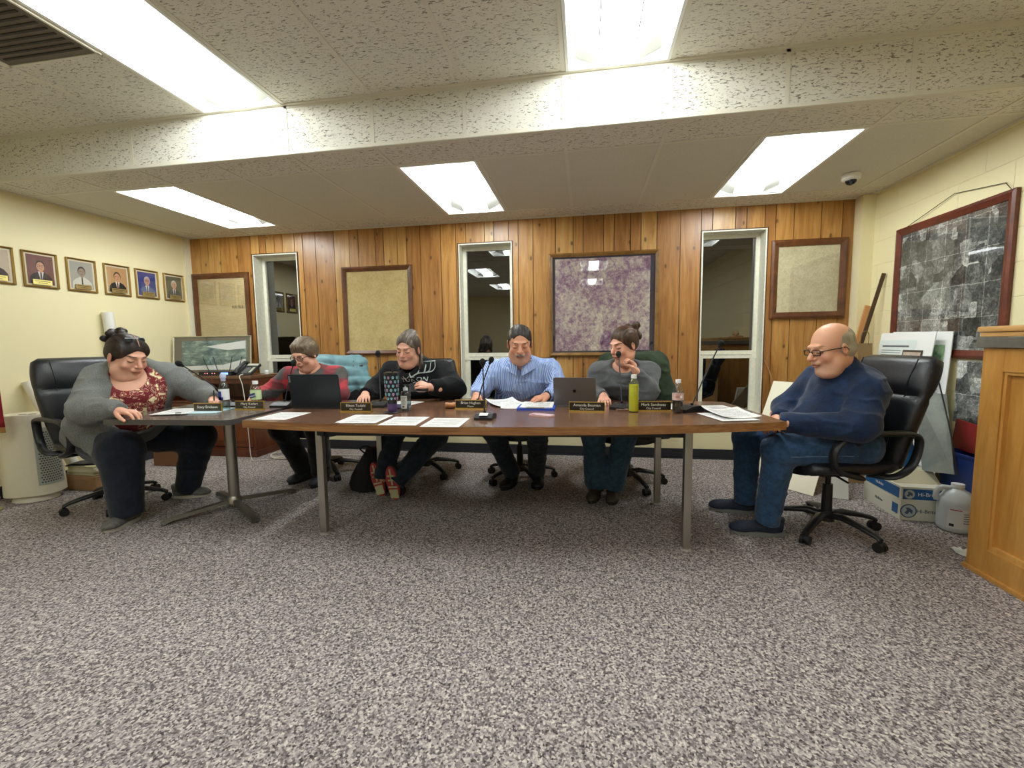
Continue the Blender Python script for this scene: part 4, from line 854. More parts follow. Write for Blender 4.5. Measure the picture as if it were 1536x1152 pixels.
# ---------------- right corner
def slab(p00, p10, p11, p01, th, mt, b=None):
    b = b or B(); p = [V(q) for q in (p00, p10, p11, p01)]; nrm = (p[1] - p[0]).cross(p[3] - p[0]).normalized() * th
    b.m(mt); b.ring_loft([p, [q + nrm for q in p]], smooth=False); return b
def slabthing(name, label, cat, pts, th, mt):
    c = V(pts[0]); r = slab(*[V(p) - c for p in pts], th, mt).build(name); r.location = c; tag(r, label, cat); return r
BL = WZ(1112, 714, 0); BR = WZ(1220, 745, 0); TL = W(1161, 572, -.12); slabthing('leaning_board', 'large cream foam board leaning on the panelling behind the man in navy', 'board', [BL, BR, TL + (BR - BL) * 1.0, TL], .008, mat('board_cream', 'ece6cf', .6))
p = WZ(1240, 745, 0); slabthing('leaning_board.001', 'narrow white framed board standing on the floor behind the right office chair', 'board', [p, p + V((.12, -.05, 0)), p + V((.16, .1, .6)), p + V((.05, .14, .6))], .02, mat('board_white', 'e9e8e2', .5))
b = B(); q0 = W(1147, 540, -.03); q1 = W(1158, 575, -.06); b.tube(crom([q0, (q0 + q1) / 2 + V((.01, 0, 0)), q1, q1 + V((.03, -.01, -.3)), V((q1.x + .06, q1.y - .02, .006))], 5), .006, 6); o = b.build('bent_stick', None, mat('stick_tan', 'a8764a', .6)); tag(o, 'thin tan stick leaning between the right window and the cream board', 'stick')
a1 = WX(1326, 410, 2.655); a0 = V((2.33, -.34, .0)); d_ = (a1 - a0)
def stick(name, label, p0, p1, w_, th, mt): b = B(); L = (V(p1) - V(p0)).length; b.at(frame(V((0, 0, 0)), V(p1) - V(p0), (0, 1, 0))).box((0, 0, L / 2), (w_, th, L)); o = b.build(name, None, mt); o.location = p0; tag(o, label, 'stick'); return o
m1 = W(1293, 512, -.30); stick('dark_yardstick', 'long dark wooden yardstick leaning in the right back corner', a1 + (m1 - a1) * ((a1.z - .015) / (a1.z - m1.z)), a1, .028, .012, mat('stick_dark', '4f3a26', .6))
a1 = W(1302, 459, -.2); m1 = W(1286, 515, -.24); stick('light_wood_slat', 'light pine slat standing left of the dark yardstick', a1 + (m1 - a1) * ((a1.z - .03) / (a1.z - m1.z)), a1, .045, .02, mat('stick_pine', 'c08a56', .6))
r = thing('paper_bag', 'brown paper gift bag with twisted handle behind the head of the man in navy', 'bag', (2.40, -.52, .982), .5)
b = B(); b.ring_loft([[(-w_, -d_, z), (w_, -d_, z), (w_, d_, z), (-w_, d_, z)] for z, w_, d_ in ((0, .06, .04), (.06, .085, .05), (.165, .10, .035))], smooth=False); b.build('bag_body', r, mat('kraft_paper', '9a7d54', .8, bump=(30, .3))); b = B(); b.tube(crom([(-.05, -.036, .15), (-.045, -.038, .24), (0, -.04, .265), (.045, -.038, .24), (.05, -.036, .15)], 6), .003, 6); b.build('handle', r, mat('kraft_handle', '8a7050', .8))
r = thing('cardboard_carton', 'tall open cardboard carton in the right back corner below the paper bag', 'box', (2.42, -.52, 0)); b = B(); b.box((0, 0, .49), (.26, .26, .98), .004); b.build('carton_body', r, mat('carton_tan', 'c09a66', .8)); b = B(); slab((-.13, -.13, .98), (.13, -.13, .98), (.12, -.20, .92), (-.15, -.19, .93), .004, mat('carton_tan', 'c09a66', .8), b); b.build('flap', r)
# posters
x1, x0 = 2.60, 2.50
r = thing('poster_board', 'white presentation board with text and photo leaning on the right wall, front one of two', 'poster', (2.5, -.75, .60)); A0 = WX(1323, 500, x1 - .02); A1 = WX(1405, 497, x1 - .02)
off = V((2.5, -.75, .60)); pz = .62
P4 = [V((x0, A1.y, pz)) - off, V((x0, A0.y, pz)) - off, A0 - off, A1 - off]; b = slab(P4[1], P4[0], P4[3], P4[2], -.006, mat('poster_white', 'f1f3f2', .5)); b.build('board', r)
def onposter(u0, u1, v0, v1, m_, name, lift=.0015):
    b = B(); b.m(m_); e = (P4[1] - P4[0]); f = (P4[3] - P4[0]); n_ = e.cross(f).normalized() * lift; n_ = n_ if n_.x < 0 else -n_
    b.poly([P4[1] - e * u + f * v_ + n_ for u, v_ in ((u0, v0), (u1, v0), (u1, v1), (u0, v1))]); return b.build(name, r)
onposter(.0, .72, .50, .90, mat('poster_pale', 'dfe9e8', .5), 'pale_panel'); onposter(.08, .60, .815, .835, mat('poster_ink', '5d6468', .6), 'heading', .003)
for k in range(4): onposter(.08, .46, .77 - .03 * k, .776 - .03 * k, mat('poster_ink', '5d6468', .6), 'text_line', .003)
onposter(.5, .86, .45, .78, mat('poster_frame', '4a3f34', .6), 'picture_border', .003); onposter(.52, .83, .48, .755, mat('poster_photo', 'a8968a', .6, noise=(16, 'c9bcae', .2)), 'picture', .0045)
r2 = thing('poster_board.001', 'white presentation board with a green tree photo leaning on the right wall, behind the other', 'poster', (2.58, -.9, .4)); off2 = V((2.58, -.9, .4)); B0 = WX(1340, 498, 2.638); B1 = WX(1430, 497, 2.638)
Q = [V((2.575, B1.y - .01, .0)) - off2, V((2.575, B0.y, .0)) - off2, B0 - off2, B1 - off2]; b = slab(Q[1], Q[0], Q[3], Q[2], -.006, mat('poster_white', 'f1f3f2', .5)); b.build('board', r2)
def onq(u0, u1, v0, v1, m_, name): b = B(); b.m(m_); e = Q[1] - Q[0]; f = Q[3] - Q[0]; b.poly([Q[1] - e * u + f * v_ + V((-.0025, 0, 0)) for u, v_ in ((u0, v0), (u1, v0), (u1, v1), (u0, v1))]); return b.build(name, r2)
onq(.72, .915, .77, .925, mat('poster_green', '2f6a3a', .6, noise=(14, 'a9c8a0', .12)), 'tree_photo')
for k in range(7): onq(.76, .88, .745 - .02 * k, .749 - .02 * k, mat('poster_ink', '5d6468', .6), 'text_line')
# plastic-wrapped photo sheet
c = [WX(1384, 706, 2.40), WX(1432, 712, 2.44), WX(1421, 592, 2.56), WX(1372, 585, 2.50)]
r = slabthing('wrapped_print', 'grey aerial print in clear wrapping leaning before the posters', 'print', c, .004, M_AER); r.data.materials.clear(); r.data.materials.append(mat('wrapped_grey', '6c7474', .2, noise=(7, '8a9088', .2)))
b = B(); b.tube(crom([WX(1407, 568, 2.52), WX(1416, 605, 2.50), WX(1427, 655, 2.46), WX(1436, 712, 2.43)], 6), .005, 6); o = b.build('curved_edge_strip', None, mat('edge_black', '1c1d20', .4)); tag(o, 'thin black curved strip along the right edge of the wrapped grey print', 'strip')
# boxes Hi-Brite
HB = mat('box_cream', 'dcdac9', .6); HBB = mat('box_blue', '1f5a93', .45)
def hibox(z, h, label, big):
    r = thing('cleaner_box', label, 'box', (2.345, -1.235, z), -.06, 'stacked white and blue Hi-Brite boxes'); b = B(); b.box((0, 0, h / 2), (.29, .43, h), .003); b.build('carton', r, HB)
    b = B(); b.m(HBB)
    if not big: b.box((0, -.2155, h / 2), (.27, .002, h * .72)); b.box((-.1455, .0, h / 2), (.002, .39, h * .72))
    else: b.box((-.1455, -.16, h / 2), (.002, .06, h * .5))
    b.build('blue_panel', r)
    b = B(); b.m(mat('letter_white', 'f5f3ea', .5) if not big else mat('box_ink', '33455c', .5)); b.at(TR((.0, -.2170, h / 2), PI / 2)).mesh(text_mesh('Hi-Brite', .034, .0003)); b.at(TR((-.1470, .02, h / 2), PI / 2, 0, -PI / 2)).mesh(text_mesh('Hi-Brite' if not big else 'Hi-Brite', .028, .0003)); b.build('lettering', r)
    b = B(); cc = (-.10, -.2168, h / 2); b.m(mat('badge_dark', '4b5f78', .5)); R_ = h * .36; b.at(TR(cc, PI / 2)).lathe([(.001, -.0004), (R_, -.0004), (R_, .0006), (.001, .0006)], n=28); b.m(mat('badge_pale', 'b6c4c6', .5)); b.lathe([(.001, 0), (R_ * .84, 0), (R_ * .84, .0010), (.001, .0010)], n=28); b.m(mat('badge_dark', '4b5f78', .5)); b.at(TR((cc[0], cc[1] - .0012, cc[2]), PI / 2)).prism([(x * R_, y * R_) for x, y in ((-.5, -.3), (-.2, .1), (-.35, .5), (.1, .45), (.5, .1), (.45, -.4), (.1, -.1), (-.1, -.5))], -.0003, .0003)
    b.build('round_emblem', r); return r
hibox(0, .128, 'lower white cleaner carton lettered Hi-Brite with dark lettering', True); hibox(.128, .095, 'upper white cleaner carton with blue band lettered Hi-Brite in white', False)
r = thing('cream_carton', 'plain cream carton resting on the blue banded carton', 'box', (2.34, -1.20, .2235), -.06); b = B(); b.ring_loft([[(-w_, y0, z), (w_, y0, z), (w_, .14, z), (-w_, .14, z)] for z, w_, y0 in ((0, .125, -.17), (.075, .115, -.10))], smooth=False); b.build('carton', r, mat('carton_cream', 'cfc8ab', .65)); b = B(); b.box((0, .02, .077), (.22, .2, .004)); b.build('lid', r, mat('carton_cream2', 'dcd6bc', .65))
slabthing('blue_packet', 'bright blue packet with yellow marks standing on the cream carton', 'packet', [(2.26, -1.24, .30), (2.42, -1.20, .30), (2.40, -1.16, .46), (2.26, -1.20, .46)], .02, mat('packet_blue', '155a9e', .4, noise=(9, '2a6fb0', .1)))
slabthing('red_folder', 'dark red folder with white edge between the blue bin and aerial photo', 'folder', [(2.615, -1.22, .44), (2.615, -1.50, .44), (2.635, -1.50, .61), (2.635, -1.22, .64)], .01, mat('folder_red', '8a2222', .5))
r = thing('blue_bin', 'dark blue bin behind the white jug', 'bin', (2.57, -1.43, 0)); b = B(); b.ring_loft([[(-w_, -d_, z), (w_, -d_, z), (w_, d_, z), (-w_, d_, z)] for z, w_, d_ in ((0, .06, .12), (.45, .075, .15), (.45, .07, .145), (.02, .055, .115))], smooth=False); b.build('bin_body', r, mat('bin_blue', '18357e', .45)); b = B(); 
for s in (-1, 1): b.box((0, s * .15, .445), (.16, .012, .014)); b.box((s * .075, 0, .445), (.012, .3, .014))
b.build('rim', r, mat('bin_blue', '18357e', .45))
# jug
r = thing('plastic_jug', 'translucent white plastic gallon jug with label on the floor by the lectern', 'jug', (2.41, -1.565, 0), -.3); b = B(); tj = NT('jug_plastic'); tj.set('Base Color', rgb('c9cfd2')); tj.set('Roughness', .35); tj.set('Subsurface Weight', .3); tj.set('Subsurface Radius', (.05, .05, .05)); JM = tj.m
b.lathe([(.001, .004), (.070, 0), (.084, .012), (.088, .03), (.088, .175), (.083, .20), (.055, .245), (.03, .262), (.028, .275)], n=36); b.build('jug_body', r, JM); b = B(); b.lathe([(.031, .272), (.031, .292), (.001, .293)], n=24); b.build('cap', r, CAPW); b = B(); b.tube(crom([(-.03, 0, .262), (-.075, 0, .262), (-.098, 0, .225), (-.095, 0, .18)], 6), .014, 10); b.build('handle', r, JM)
b = B(); n_ = 12; b.m(mat('jug_label', 'dadcdb', .5)); b.ring_loft([[(.0888 * math.cos(a), .0888 * math.sin(a), z) for a in [-2.3 + 1.9 * i / n_ for i in range(n_ + 1)]] for z in (.035, .155)], cap=False, closed=False); lb_ = b.build('label', r); b = B(); b.m(mat('label_ink', '6a6660', .6))
for k in range(5): b.ring_loft([[(.0894 * math.cos(a), .0894 * math.sin(a), z) for a in [-1.5 + .9 * i / n_ for i in range(n_ + 1)]] for z in (.07 + .014 * k, .075 + .014 * k)], cap=False, closed=False)
b.m(mat('label_red', 'a04040', .6)); b.ring_loft([[(.0894 * math.cos(a), .0894 * math.sin(a), z) for a in [-2.2 + .6 * i / n_ for i in range(n_ + 1)]] for z in (.145, .151)], cap=False, closed=False); b.m(MB_); b.ring_loft([[(.0894 * math.cos(a), .0894 * math.sin(a), z) for a in [-2.2 + .25 * i / n_ for i in range(n_ + 1)]] for z in (.045, .062)], cap=False, closed=False)
b.build('label_print', lb_)
# lectern cabinet
OAK = wood('oak_cabinet', 'a06c2c', 'ba853f', 'cf9c55', (7, 7, .9), False, .38, .25)
r = thing('wooden_lectern', 'golden oak cabinet lectern with recessed panel at the right edge of the picture', 'lectern', (2.39, -2.55, 0))
b = B(); box2(b, 2.13, 2.67, -3.04, -2.07, .0, 1.13); b.build('carcass', r, OAK, world=True)
b = B()
for y0, y1, z0, z1 in ((-2.17, -2.06, .0, 1.13), (-3.05, -2.94, .0, 1.13), (-2.94, -2.17, 1.02, 1.13), (-2.94, -2.17, 0.0, .14)): box2(b, 2.105, 2.135, y0, y1, z0, z1)
b.build('face_frame', r, OAK, world=True); b = B()
for y0, y1, z0, z1 in ((-2.185, -2.17, .14, 1.02), (-2.94, -2.925, .14, 1.02), (-2.94, -2.17, 1.005, 1.02), (-2.94, -2.17, .14, .165)): box2(b, 2.112, 2.135, y0, y1, z0, z1)
b.build('panel_molding', r, wood('oak_light', 'b07c38', 'c7924b', 'd8a760', (7, 7, .9), False, .38, .25), world=True)
b = B(); b.box((2.388, -2.55, 1.158), (.6, 1.03, .052), .003); b.build('grey_band', r, mat('band_grey', '6f6c63', .4, noise=(18, '5c594f', .2)), world=True); b = B(); b.box((2.388, -2.55, 1.196), (.59, 1.01, .022), .005); b.box((2.386, -2.55, 1.222), (.60, 1.03, .028), .008); b.build('top_moulding', r, wood('oak_top', 'b98a4e', 'cd9f62', 'dcb279', (7, .9, 7), False, .35, .25), world=True)
b = B(); b.box((2.10, -2.55, .012), (.02, 1.0, .024), .004); b.build('base_moulding', r, OAK, world=True)
r = thing('carved_wood_figure', 'pale carved wooden figure lying on top of the lectern', 'carving', (2.40, -2.23, 1.2365)); PINE = mat('pale_pine', 'd9bb92', .55, noise=(20, 'c9a679', .2)); b = B(); b.box((.02, -.08, .012), (.14, .26, .024), .008); b.build('plinth', r, PINE); b = B(); b.tube(crom([(0, .06, .045), (0, .03, .055), (.01, -.05, .07), (.02, -.16, .06)], 6), [.016, .02, .022, .024, .026, .028, .03, .03, .03, .032, .033, .033, .033, .033, .033, .034, .034, .034, .03], 12); b.sph((0, .055, .044), (.02, .026, .018), 12); b.build('body', r, PINE)
b = B(); rc = random.Random(9); b.sph((0, 0, .012), (.035, .05, .012), 14); 
for i, v_ in enumerate(b.v): b.v[i] = V((v_.x * rc.uniform(.7, 1.3), v_.y * rc.uniform(.7, 1.3), max(0, v_.z * rc.uniform(.5, 1.5))))
o = b.build('crumpled_tissue', None, PAPERW); place(o, WZ(1445, 831, 0), .3); tag(o, 'crumpled white tissue on the carpet at the foot of the lectern', 'tissue')
# ================================================================ BODIES (implicit surfaces meshed with surface nets)
def nvec(v): v = np.array(v, float); return v / (np.linalg.norm(v) + 1e-12)
class SDF:
    """list of primitives combined with smooth union / subtraction, evaluated on a grid"""
    def __init__(s, k=.03): s.ops = []; s.k = k; s.M = None
    def _p(s, p):
        if s.M is None: return np.array(p, float)
        return np.array(s.M @ V(tuple(p)))
    def _R(s, rot):
        R = np.array(rot.to_3x3()) if rot is not None else np.eye(3)
        if s.M is not None: R = np.array(s.M.to_3x3()) @ R
        return R
    def cone(s, a, b, ra, rb=None, k=None, sub=False, caps=(None, None), flat=1.0, fdir=None):
        s.ops.append(('c', s._p(a), s._p(b), ra, ra if rb is None else rb, s.k if k is None else k, sub, caps, flat, fdir)); return s
    def ell(s, c, r, rot=None, k=None, sub=False):
        s.ops.append(('e', s._p(c), s._R(rot), np.array(r if not isinstance(r, (int, float)) else (r, r, r), float), s.k if k is None else k, sub)); return s
    def plane(s, p, n, jag=0):   # keep the side the normal points away from
        s.ops.append(('p', s._p(p), nvec(n), jag)); return s
    def chain(s, pts, rs, k=None):
        for i in range(len(pts) - 1): s.cone(pts[i], pts[i + 1], rs[i], rs[i + 1], k)
        return s
    def bounds(s):
        lo = np.full(3, 1e9); hi = -lo
        for o in s.ops:
            if o[0] == 'c' and not o[6]:
                r = max(o[3], o[4]); lo = np.minimum(lo, np.minimum(o[1], o[2]) - r); hi = np.maximum(hi, np.maximum(o[1], o[2]) + r)
            if o[0] == 'e' and not o[5]:
                e = np.sqrt(((o[2] * o[3]) ** 2).sum(1)); lo = np.minimum(lo, o[1] - e); hi = np.maximum(hi, o[1] + e)
        return lo, hi
    def mesh(s, h=.01, off=0.0, disp=None):
        lo, hi = s.bounds(); lo = lo - 3 * h - max(off, 0) - .004; hi = hi + 3 * h + max(off, 0) + .004
        n = np.ceil((hi - lo) / h).astype(int) + 1
        ax = [lo[i] + h * np.arange(n[i]) for i in range(3)]
        D = np.full(n, .5, np.float32)
        for o in s.ops:
            if o[0] == 'p':
                X, Y, Z = np.meshgrid(*ax, indexing='ij', sparse=True); d = (X - o[1][0]) * o[2][0] + (Y - o[1][1]) * o[2][1] + (Z - o[1][2]) * o[2][2]
                
                if o[3]: d = d + o[3] * (np.sin(X * 330 + np.sin(Y * 90) * 2) * .6 + np.sin(X * 170 + Y * 210 + 1.3) * .7 + np.sin(Z * 260 + X * 80) * .5)
                D = np.maximum(D, d.astype(np.float32)); continue
            if o[0] == 'c':
                r = max(o[3], o[4]); a, b_ = np.minimum(o[1], o[2]) - r, np.maximum(o[1], o[2]) + r; k, sub = o[5], o[6]
            else:
                e = np.sqrt(((o[2] * o[3]) ** 2).sum(1)); a, b_ = o[1] - e, o[1] + e; k, sub = o[4], o[5]
            mg = k + 3 * h + .012
            i0 = np.maximum(np.floor((a - mg - lo) / h).astype(int), 0); i1 = np.minimum(np.ceil((b_ + mg - lo) / h).astype(int) + 1, n)
            if (i1 <= i0).any(): continue
            X, Y, Z = np.meshgrid(*[ax[i][i0[i]:i1[i]].astype(np.float32) for i in range(3)], indexing='ij', sparse=True)
            if o[0] == 'c':
                A, Bv = o[1], o[2]; ba = Bv - A; L2 = float(ba @ ba) + 1e-12
                px, py, pz = X - A[0], Y - A[1], Z - A[2]
                t_ = (px * ba[0] + py * ba[1] + pz * ba[2]) / L2
                tc = np.clip(t_, 0, 1)
                if o[8] != 1.0:
                    fx, fy, fz = px - tc * ba[0], py - tc * ba[1], pz - tc * ba[2]; fd = nvec(o[9]); q = fx * fd[0] + fy * fd[1] + fz * fd[2]; g = (1 / o[8] - 1)
                    d = np.sqrt((fx + q * g * fd[0]) ** 2 + (fy + q * g * fd[1]) ** 2 + (fz + q * g * fd[2]) ** 2) - (o[3] + (o[4] - o[3]) * tc)
                else: d = np.sqrt((px - tc * ba[0]) ** 2 + (py - tc * ba[1]) ** 2 + (pz - tc * ba[2]) ** 2) - (o[3] + (o[4] - o[3]) * tc)
                L = math.sqrt(L2)
                if o[7][0] is not None: d = np.maximum(d, (-t_) * L + o[7][0])
                if o[7][1] is not None: d = np.maximum(d, (t_ - 1) * L + o[7][1])
            else:
                R = o[2]; px, py, pz = X - o[1][0], Y - o[1][1], Z - o[1][2]; r = o[3]
                u = [(px * R[0, i] + py * R[1, i] + pz * R[2, i]) / r[i] for i in range(3)]
                k0 = np.sqrt(u[0] ** 2 + u[1] ** 2 + u[2] ** 2); k1 = np.sqrt((u[0] / r[0]) ** 2 + (u[1] / r[1]) ** 2 + (u[2] / r[2]) ** 2) + 1e-9
                d = k0 * (k0 - 1) / k1
            sl = tuple(slice(i0[i], i1[i]) for i in range(3)); C = D[sl]
            if sub:
                if k > 0: hh = np.maximum(k - np.abs(-d - C), 0) / k; D[sl] = np.maximum(C, -d) + hh * hh * k * .25
                else: D[sl] = np.maximum(C, -d)
            else:
                if k > 0: hh = np.maximum(k - np.abs(C - d), 0) / k; D[sl] = np.minimum(C, d) - hh * hh * k * .25
                else: D[sl] = np.minimum(C, d)
        D = D - off
        return nets(D, lo, h)
def nets(D, lo, h):
    D[0] = D[-1] = 1; D[:, 0] = D[:, -1] = 1; D[:, :, 0] = D[:, :, -1] = 1
    S_ = D < 0; n = D.shape; c = np.zeros((n[0] - 1, n[1] - 1, n[2] - 1), np.int8)
    cor = [(i, j, k) for i in (0, 1) for j in (0, 1) for k in (0, 1)]
    def sh(A, o): return A[o[0]:n[0] - 1 + o[0], o[1]:n[1] - 1 + o[1], o[2]:n[2] - 1 + o[2]]
    for o in cor: c += sh(S_, o)
    act = (c > 0) & (c < 8); idx = np.argwhere(act); ID = -np.ones(c.shape, np.int64); ID[act] = np.arange(len(idx))
    P = np.zeros((len(idx), 3)); cnt = np.zeros(len(idx)); I, J, K = idx.T
    vals = {o: D[I + o[0], J + o[1], K + o[2]] for o in cor}
    for a in cor:
        for ax_ in range(3):
            if a[ax_] == 0:
                b_ = tuple(a[i] + (1 if i == ax_ else 0) for i in range(3)); va, vb = vals[a], vals[b_]; m = (va < 0) != (vb < 0)
                t_ = np.where(m, va / np.where(m, va - vb, 1), 0)
                for i in range(3): P[:, i] += np.where(m, a[i] + (t_ if i == ax_ else 0), 0)
                cnt += m
    P = (idx + P / cnt[:, None]) * h + lo
    F = []
    for ax_ in range(3):
        o = [0, 0, 0]; o[ax_] = 1; A = S_[:n[0] - o[0], :n[1] - o[1], :n[2] - o[2]]; Bq = S_[o[0]:, o[1]:, o[2]:]
        e = np.argwhere(A != Bq); u, w = [(1, 2), (2, 0), (0, 1)][ax_]
        e = e[(e[:, u] > 0) & (e[:, w] > 0) & (e[:, u] < c.shape[u]) & (e[:, w] < c.shape[w])]
        def g(du, dw): q = e.copy(); q[:, u] -= du; q[:, w] -= dw; return ID[q[:, 0], q[:, 1], q[:, 2]]
        q = np.stack([g(1, 1), g(0, 1), g(0, 0), g(1, 0)], 1); ins = A[e[:, 0], e[:, 1], e[:, 2]]; q[~ins] = q[~ins][:, ::-1]; F.append(q)
    F = np.concatenate(F); F = F[(F >= 0).all(1)]
    return P, F
def normals(P, F):
    a, b_, c, d = (P[F[:, i]] for i in range(4)); fn = np.cross(c - a, d - b_); N = np.zeros_like(P)
    for i in range(4): np.add.at(N, F[:, i], fn)
    return N / (np.linalg.norm(N, axis=1)[:, None] + 1e-12)
def smooth(P, F, it=2, lam=.5):
    for _ in range(it):
        S_ = np.zeros_like(P); c = np.zeros(len(P))
        for i in range(4):
            j = F[:, (i + 1) % 4]; np.add.at(S_, F[:, i], P[j]); np.add.at(S_, j, P[F[:, i]]); np.add.at(c, F[:, i], 1); np.add.at(c, j, 1)
        P = P + lam * (S_ / c[:, None] - P)
    return P
_rs = np.random.RandomState(42); _LAT = _rs.rand(32, 32, 32)
def vnoise(P):
    p = np.asarray(P); i = np.floor(p).astype(int); f = p - i; f = f * f * (3 - 2 * f); r = 0
    for dx in (0, 1):
        for dy in (0, 1):
            for dz in (0, 1):
                w_ = (f[:, 0] if dx else 1 - f[:, 0]) * (f[:, 1] if dy else 1 - f[:, 1]) * (f[:, 2] if dz else 1 - f[:, 2])
                r = r + w_ * _LAT[(i[:, 0] + dx) % 32, (i[:, 1] + dy) % 32, (i[:, 2] + dz) % 32]
    return r
def folds(P, scale=(9, 9, 16), amp=.006, seed=0, warp=.6):
    w_ = np.stack([vnoise(P * 5 + seed + i * 7) for i in range(3)], 1) - .5
    n = vnoise((P + w_ * warp * .12) * np.array(scale) + seed * 3.1); n2 = vnoise((P + w_ * .05) * np.array(scale) * 2.1 + seed)
    r = 1 - np.abs(2 * n - 1) * 2.2; return amp * (np.clip(r, 0, 1) ** 1.5 - .35) + amp * .35 * (n2 - .5)
def skin_obj(name, parts, parent, mats, world=True, cols=None):
    """parts: list of (P, F, material index)"""
    off = np.array(parent.location) if (world and parent is not None) else np.zeros(3)
    if world and parent is not None and parent.parent is not None: off = off + np.array(parent.parent.location)
    vs = []; fs = []; mi = []; k = 0
    for P, F, m in parts: vs.append(P); fs.append(F + k); mi.append(np.full(len(F), m)); k += len(P)
    P = np.concatenate(vs) - off; F = np.concatenate(fs); mi = np.concatenate(mi)
    me = bpy.data.meshes.new(name); me.vertices.add(len(P)); me.vertices.foreach_set('co', P.ravel()); me.loops.add(len(F) * 4); me.loops.foreach_set('vertex_index', F.ravel())
    me.polygons.add(len(F)); me.polygons.foreach_set('loop_start', np.arange(len(F)) * 4); me.polygons.foreach_set('loop_total', np.full(len(F), 4))
    for m in mats: me.materials.append(m)
    me.polygons.foreach_set('material_index', mi.astype(np.int32)); me.polygons.foreach_set('use_smooth', np.ones(len(F), bool)); me.update(calc_edges=True)
    if cols is not None:
        ca = me.color_attributes.new('Col', 'FLOAT_COLOR', 'POINT'); ca.data.foreach_set('color', np.concatenate([cols, np.ones((len(cols), 1))], 1).astype(np.float32).ravel())
    o = bpy.data.objects.new(name, me); COL.objects.link(o); o.parent = parent; return o
def skinmat(name, rough=.48):
    t = NT(name); a = t.n('Attribute', attribute_name='Col'); n = t.noise(t.coord(), 45, 3, .6)
    t.set('Base Color', t.mix(t.math('MULTIPLY', n, .25), a.outputs['Color'], t.mix(.5, a.outputs['Color'], 'b56a52'))); t.set('Roughness', rough); t.set('Subsurface Weight', .12); t.set('Subsurface Radius', (.012, .005, .003)); t.set('Subsurface Scale', 1.0)
    t.bump(t.noise(t.coord(), 220, 2), .08, .001); return t.m
SKIN = skinmat('skin')
def lin(h): return np.array(rgb(h)[:3])
# ---- head in local space: forward -Y, up Z, x to the person's left is +X
def head_sdf(H, M, s=1.0, w=1.0, jowl=0.0, nose=1.0, mouth_open=0, ears=True):
    H.M = M @ Matrix.Diagonal((w, 1, 1, 1)) if w != 1 else M
    q = s
    H.M = M
    X = lambda x, y, z: (x * q * w, y * q, z * q)
    E = lambda c, r, **k: H.ell(X(*c), (r[0] * q * w, r[1] * q, r[2] * q), **k)
    E((0, .014, .045), (.076, .095, .084), k=.02); E((0, -.028, -.012), (.062, .070, .088), k=.03)
    E((0, -.036, -.070), (.047, .052, .040), k=.03); E((0, -.078, -.095), (.019, .016, .016), k=.022)
    for sx in (-1, 1):
        E((sx * .038, -.062, -.028), (.026, .024, .024), k=.02); E((sx * .050, -.020, -.070), (.018 + jowl * .016, .034, .026 + jowl * .014), k=.03)
    if jowl: E((0, -.035, -.112), (.045 + .02 * jowl, .042 + .012 * jowl, .02 + .018 * jowl), k=.035)
    H.cone(X(-.030, -.088, .030), X(.030, -.088, .030), .011 * q, .011 * q, k=.014)
    for sx in (-1, 1): E((sx * .031, -.101, .010), (.0175, .013, .0115), k=.012, sub=True)
    for sx in (-1, 1): E((sx * .0315, -.0815, .0085), (.0150, .0135, .0115), k=.004)
    H.cone(X(0, -.094, .018), X(0, -.110 - .006 * nose, -.022), .0075 * q, .0125 * q * nose, k=.010)
    for sx in (-1, 1): E((sx * .0115, -.101, -.027), (.0085 * nose, .009, .007), k=.006)
    E((0, -.094, -.050), (.030, .012, .016), k=.012)
    E((0, -.1005, -.0545), (.021, .0075, .0058), k=.004); E((0, -.0985, -.0660), (.0185, .0080, .0066), k=.004)
    if mouth_open: E((0, -.108, -.060), (.014, .012, .0042), k=.002, sub=True)
    else: H.cone(X(-.022, -.1085, -.0605), X(.022, -.1085, -.0605), .0022 * q, .0022 * q, k=.003, sub=True)
    if ears:
        for sx in (-1, 1):
            R = Euler((.15, 0, sx * .35)).to_matrix().to_4x4()
            E((sx * .078, .010, -.004), (.0085, .019, .032), rot=R, k=.006); E((sx * .087, .004, .0), (.006, .010, .018), rot=R, k=.004, sub=True)
    H.M = None
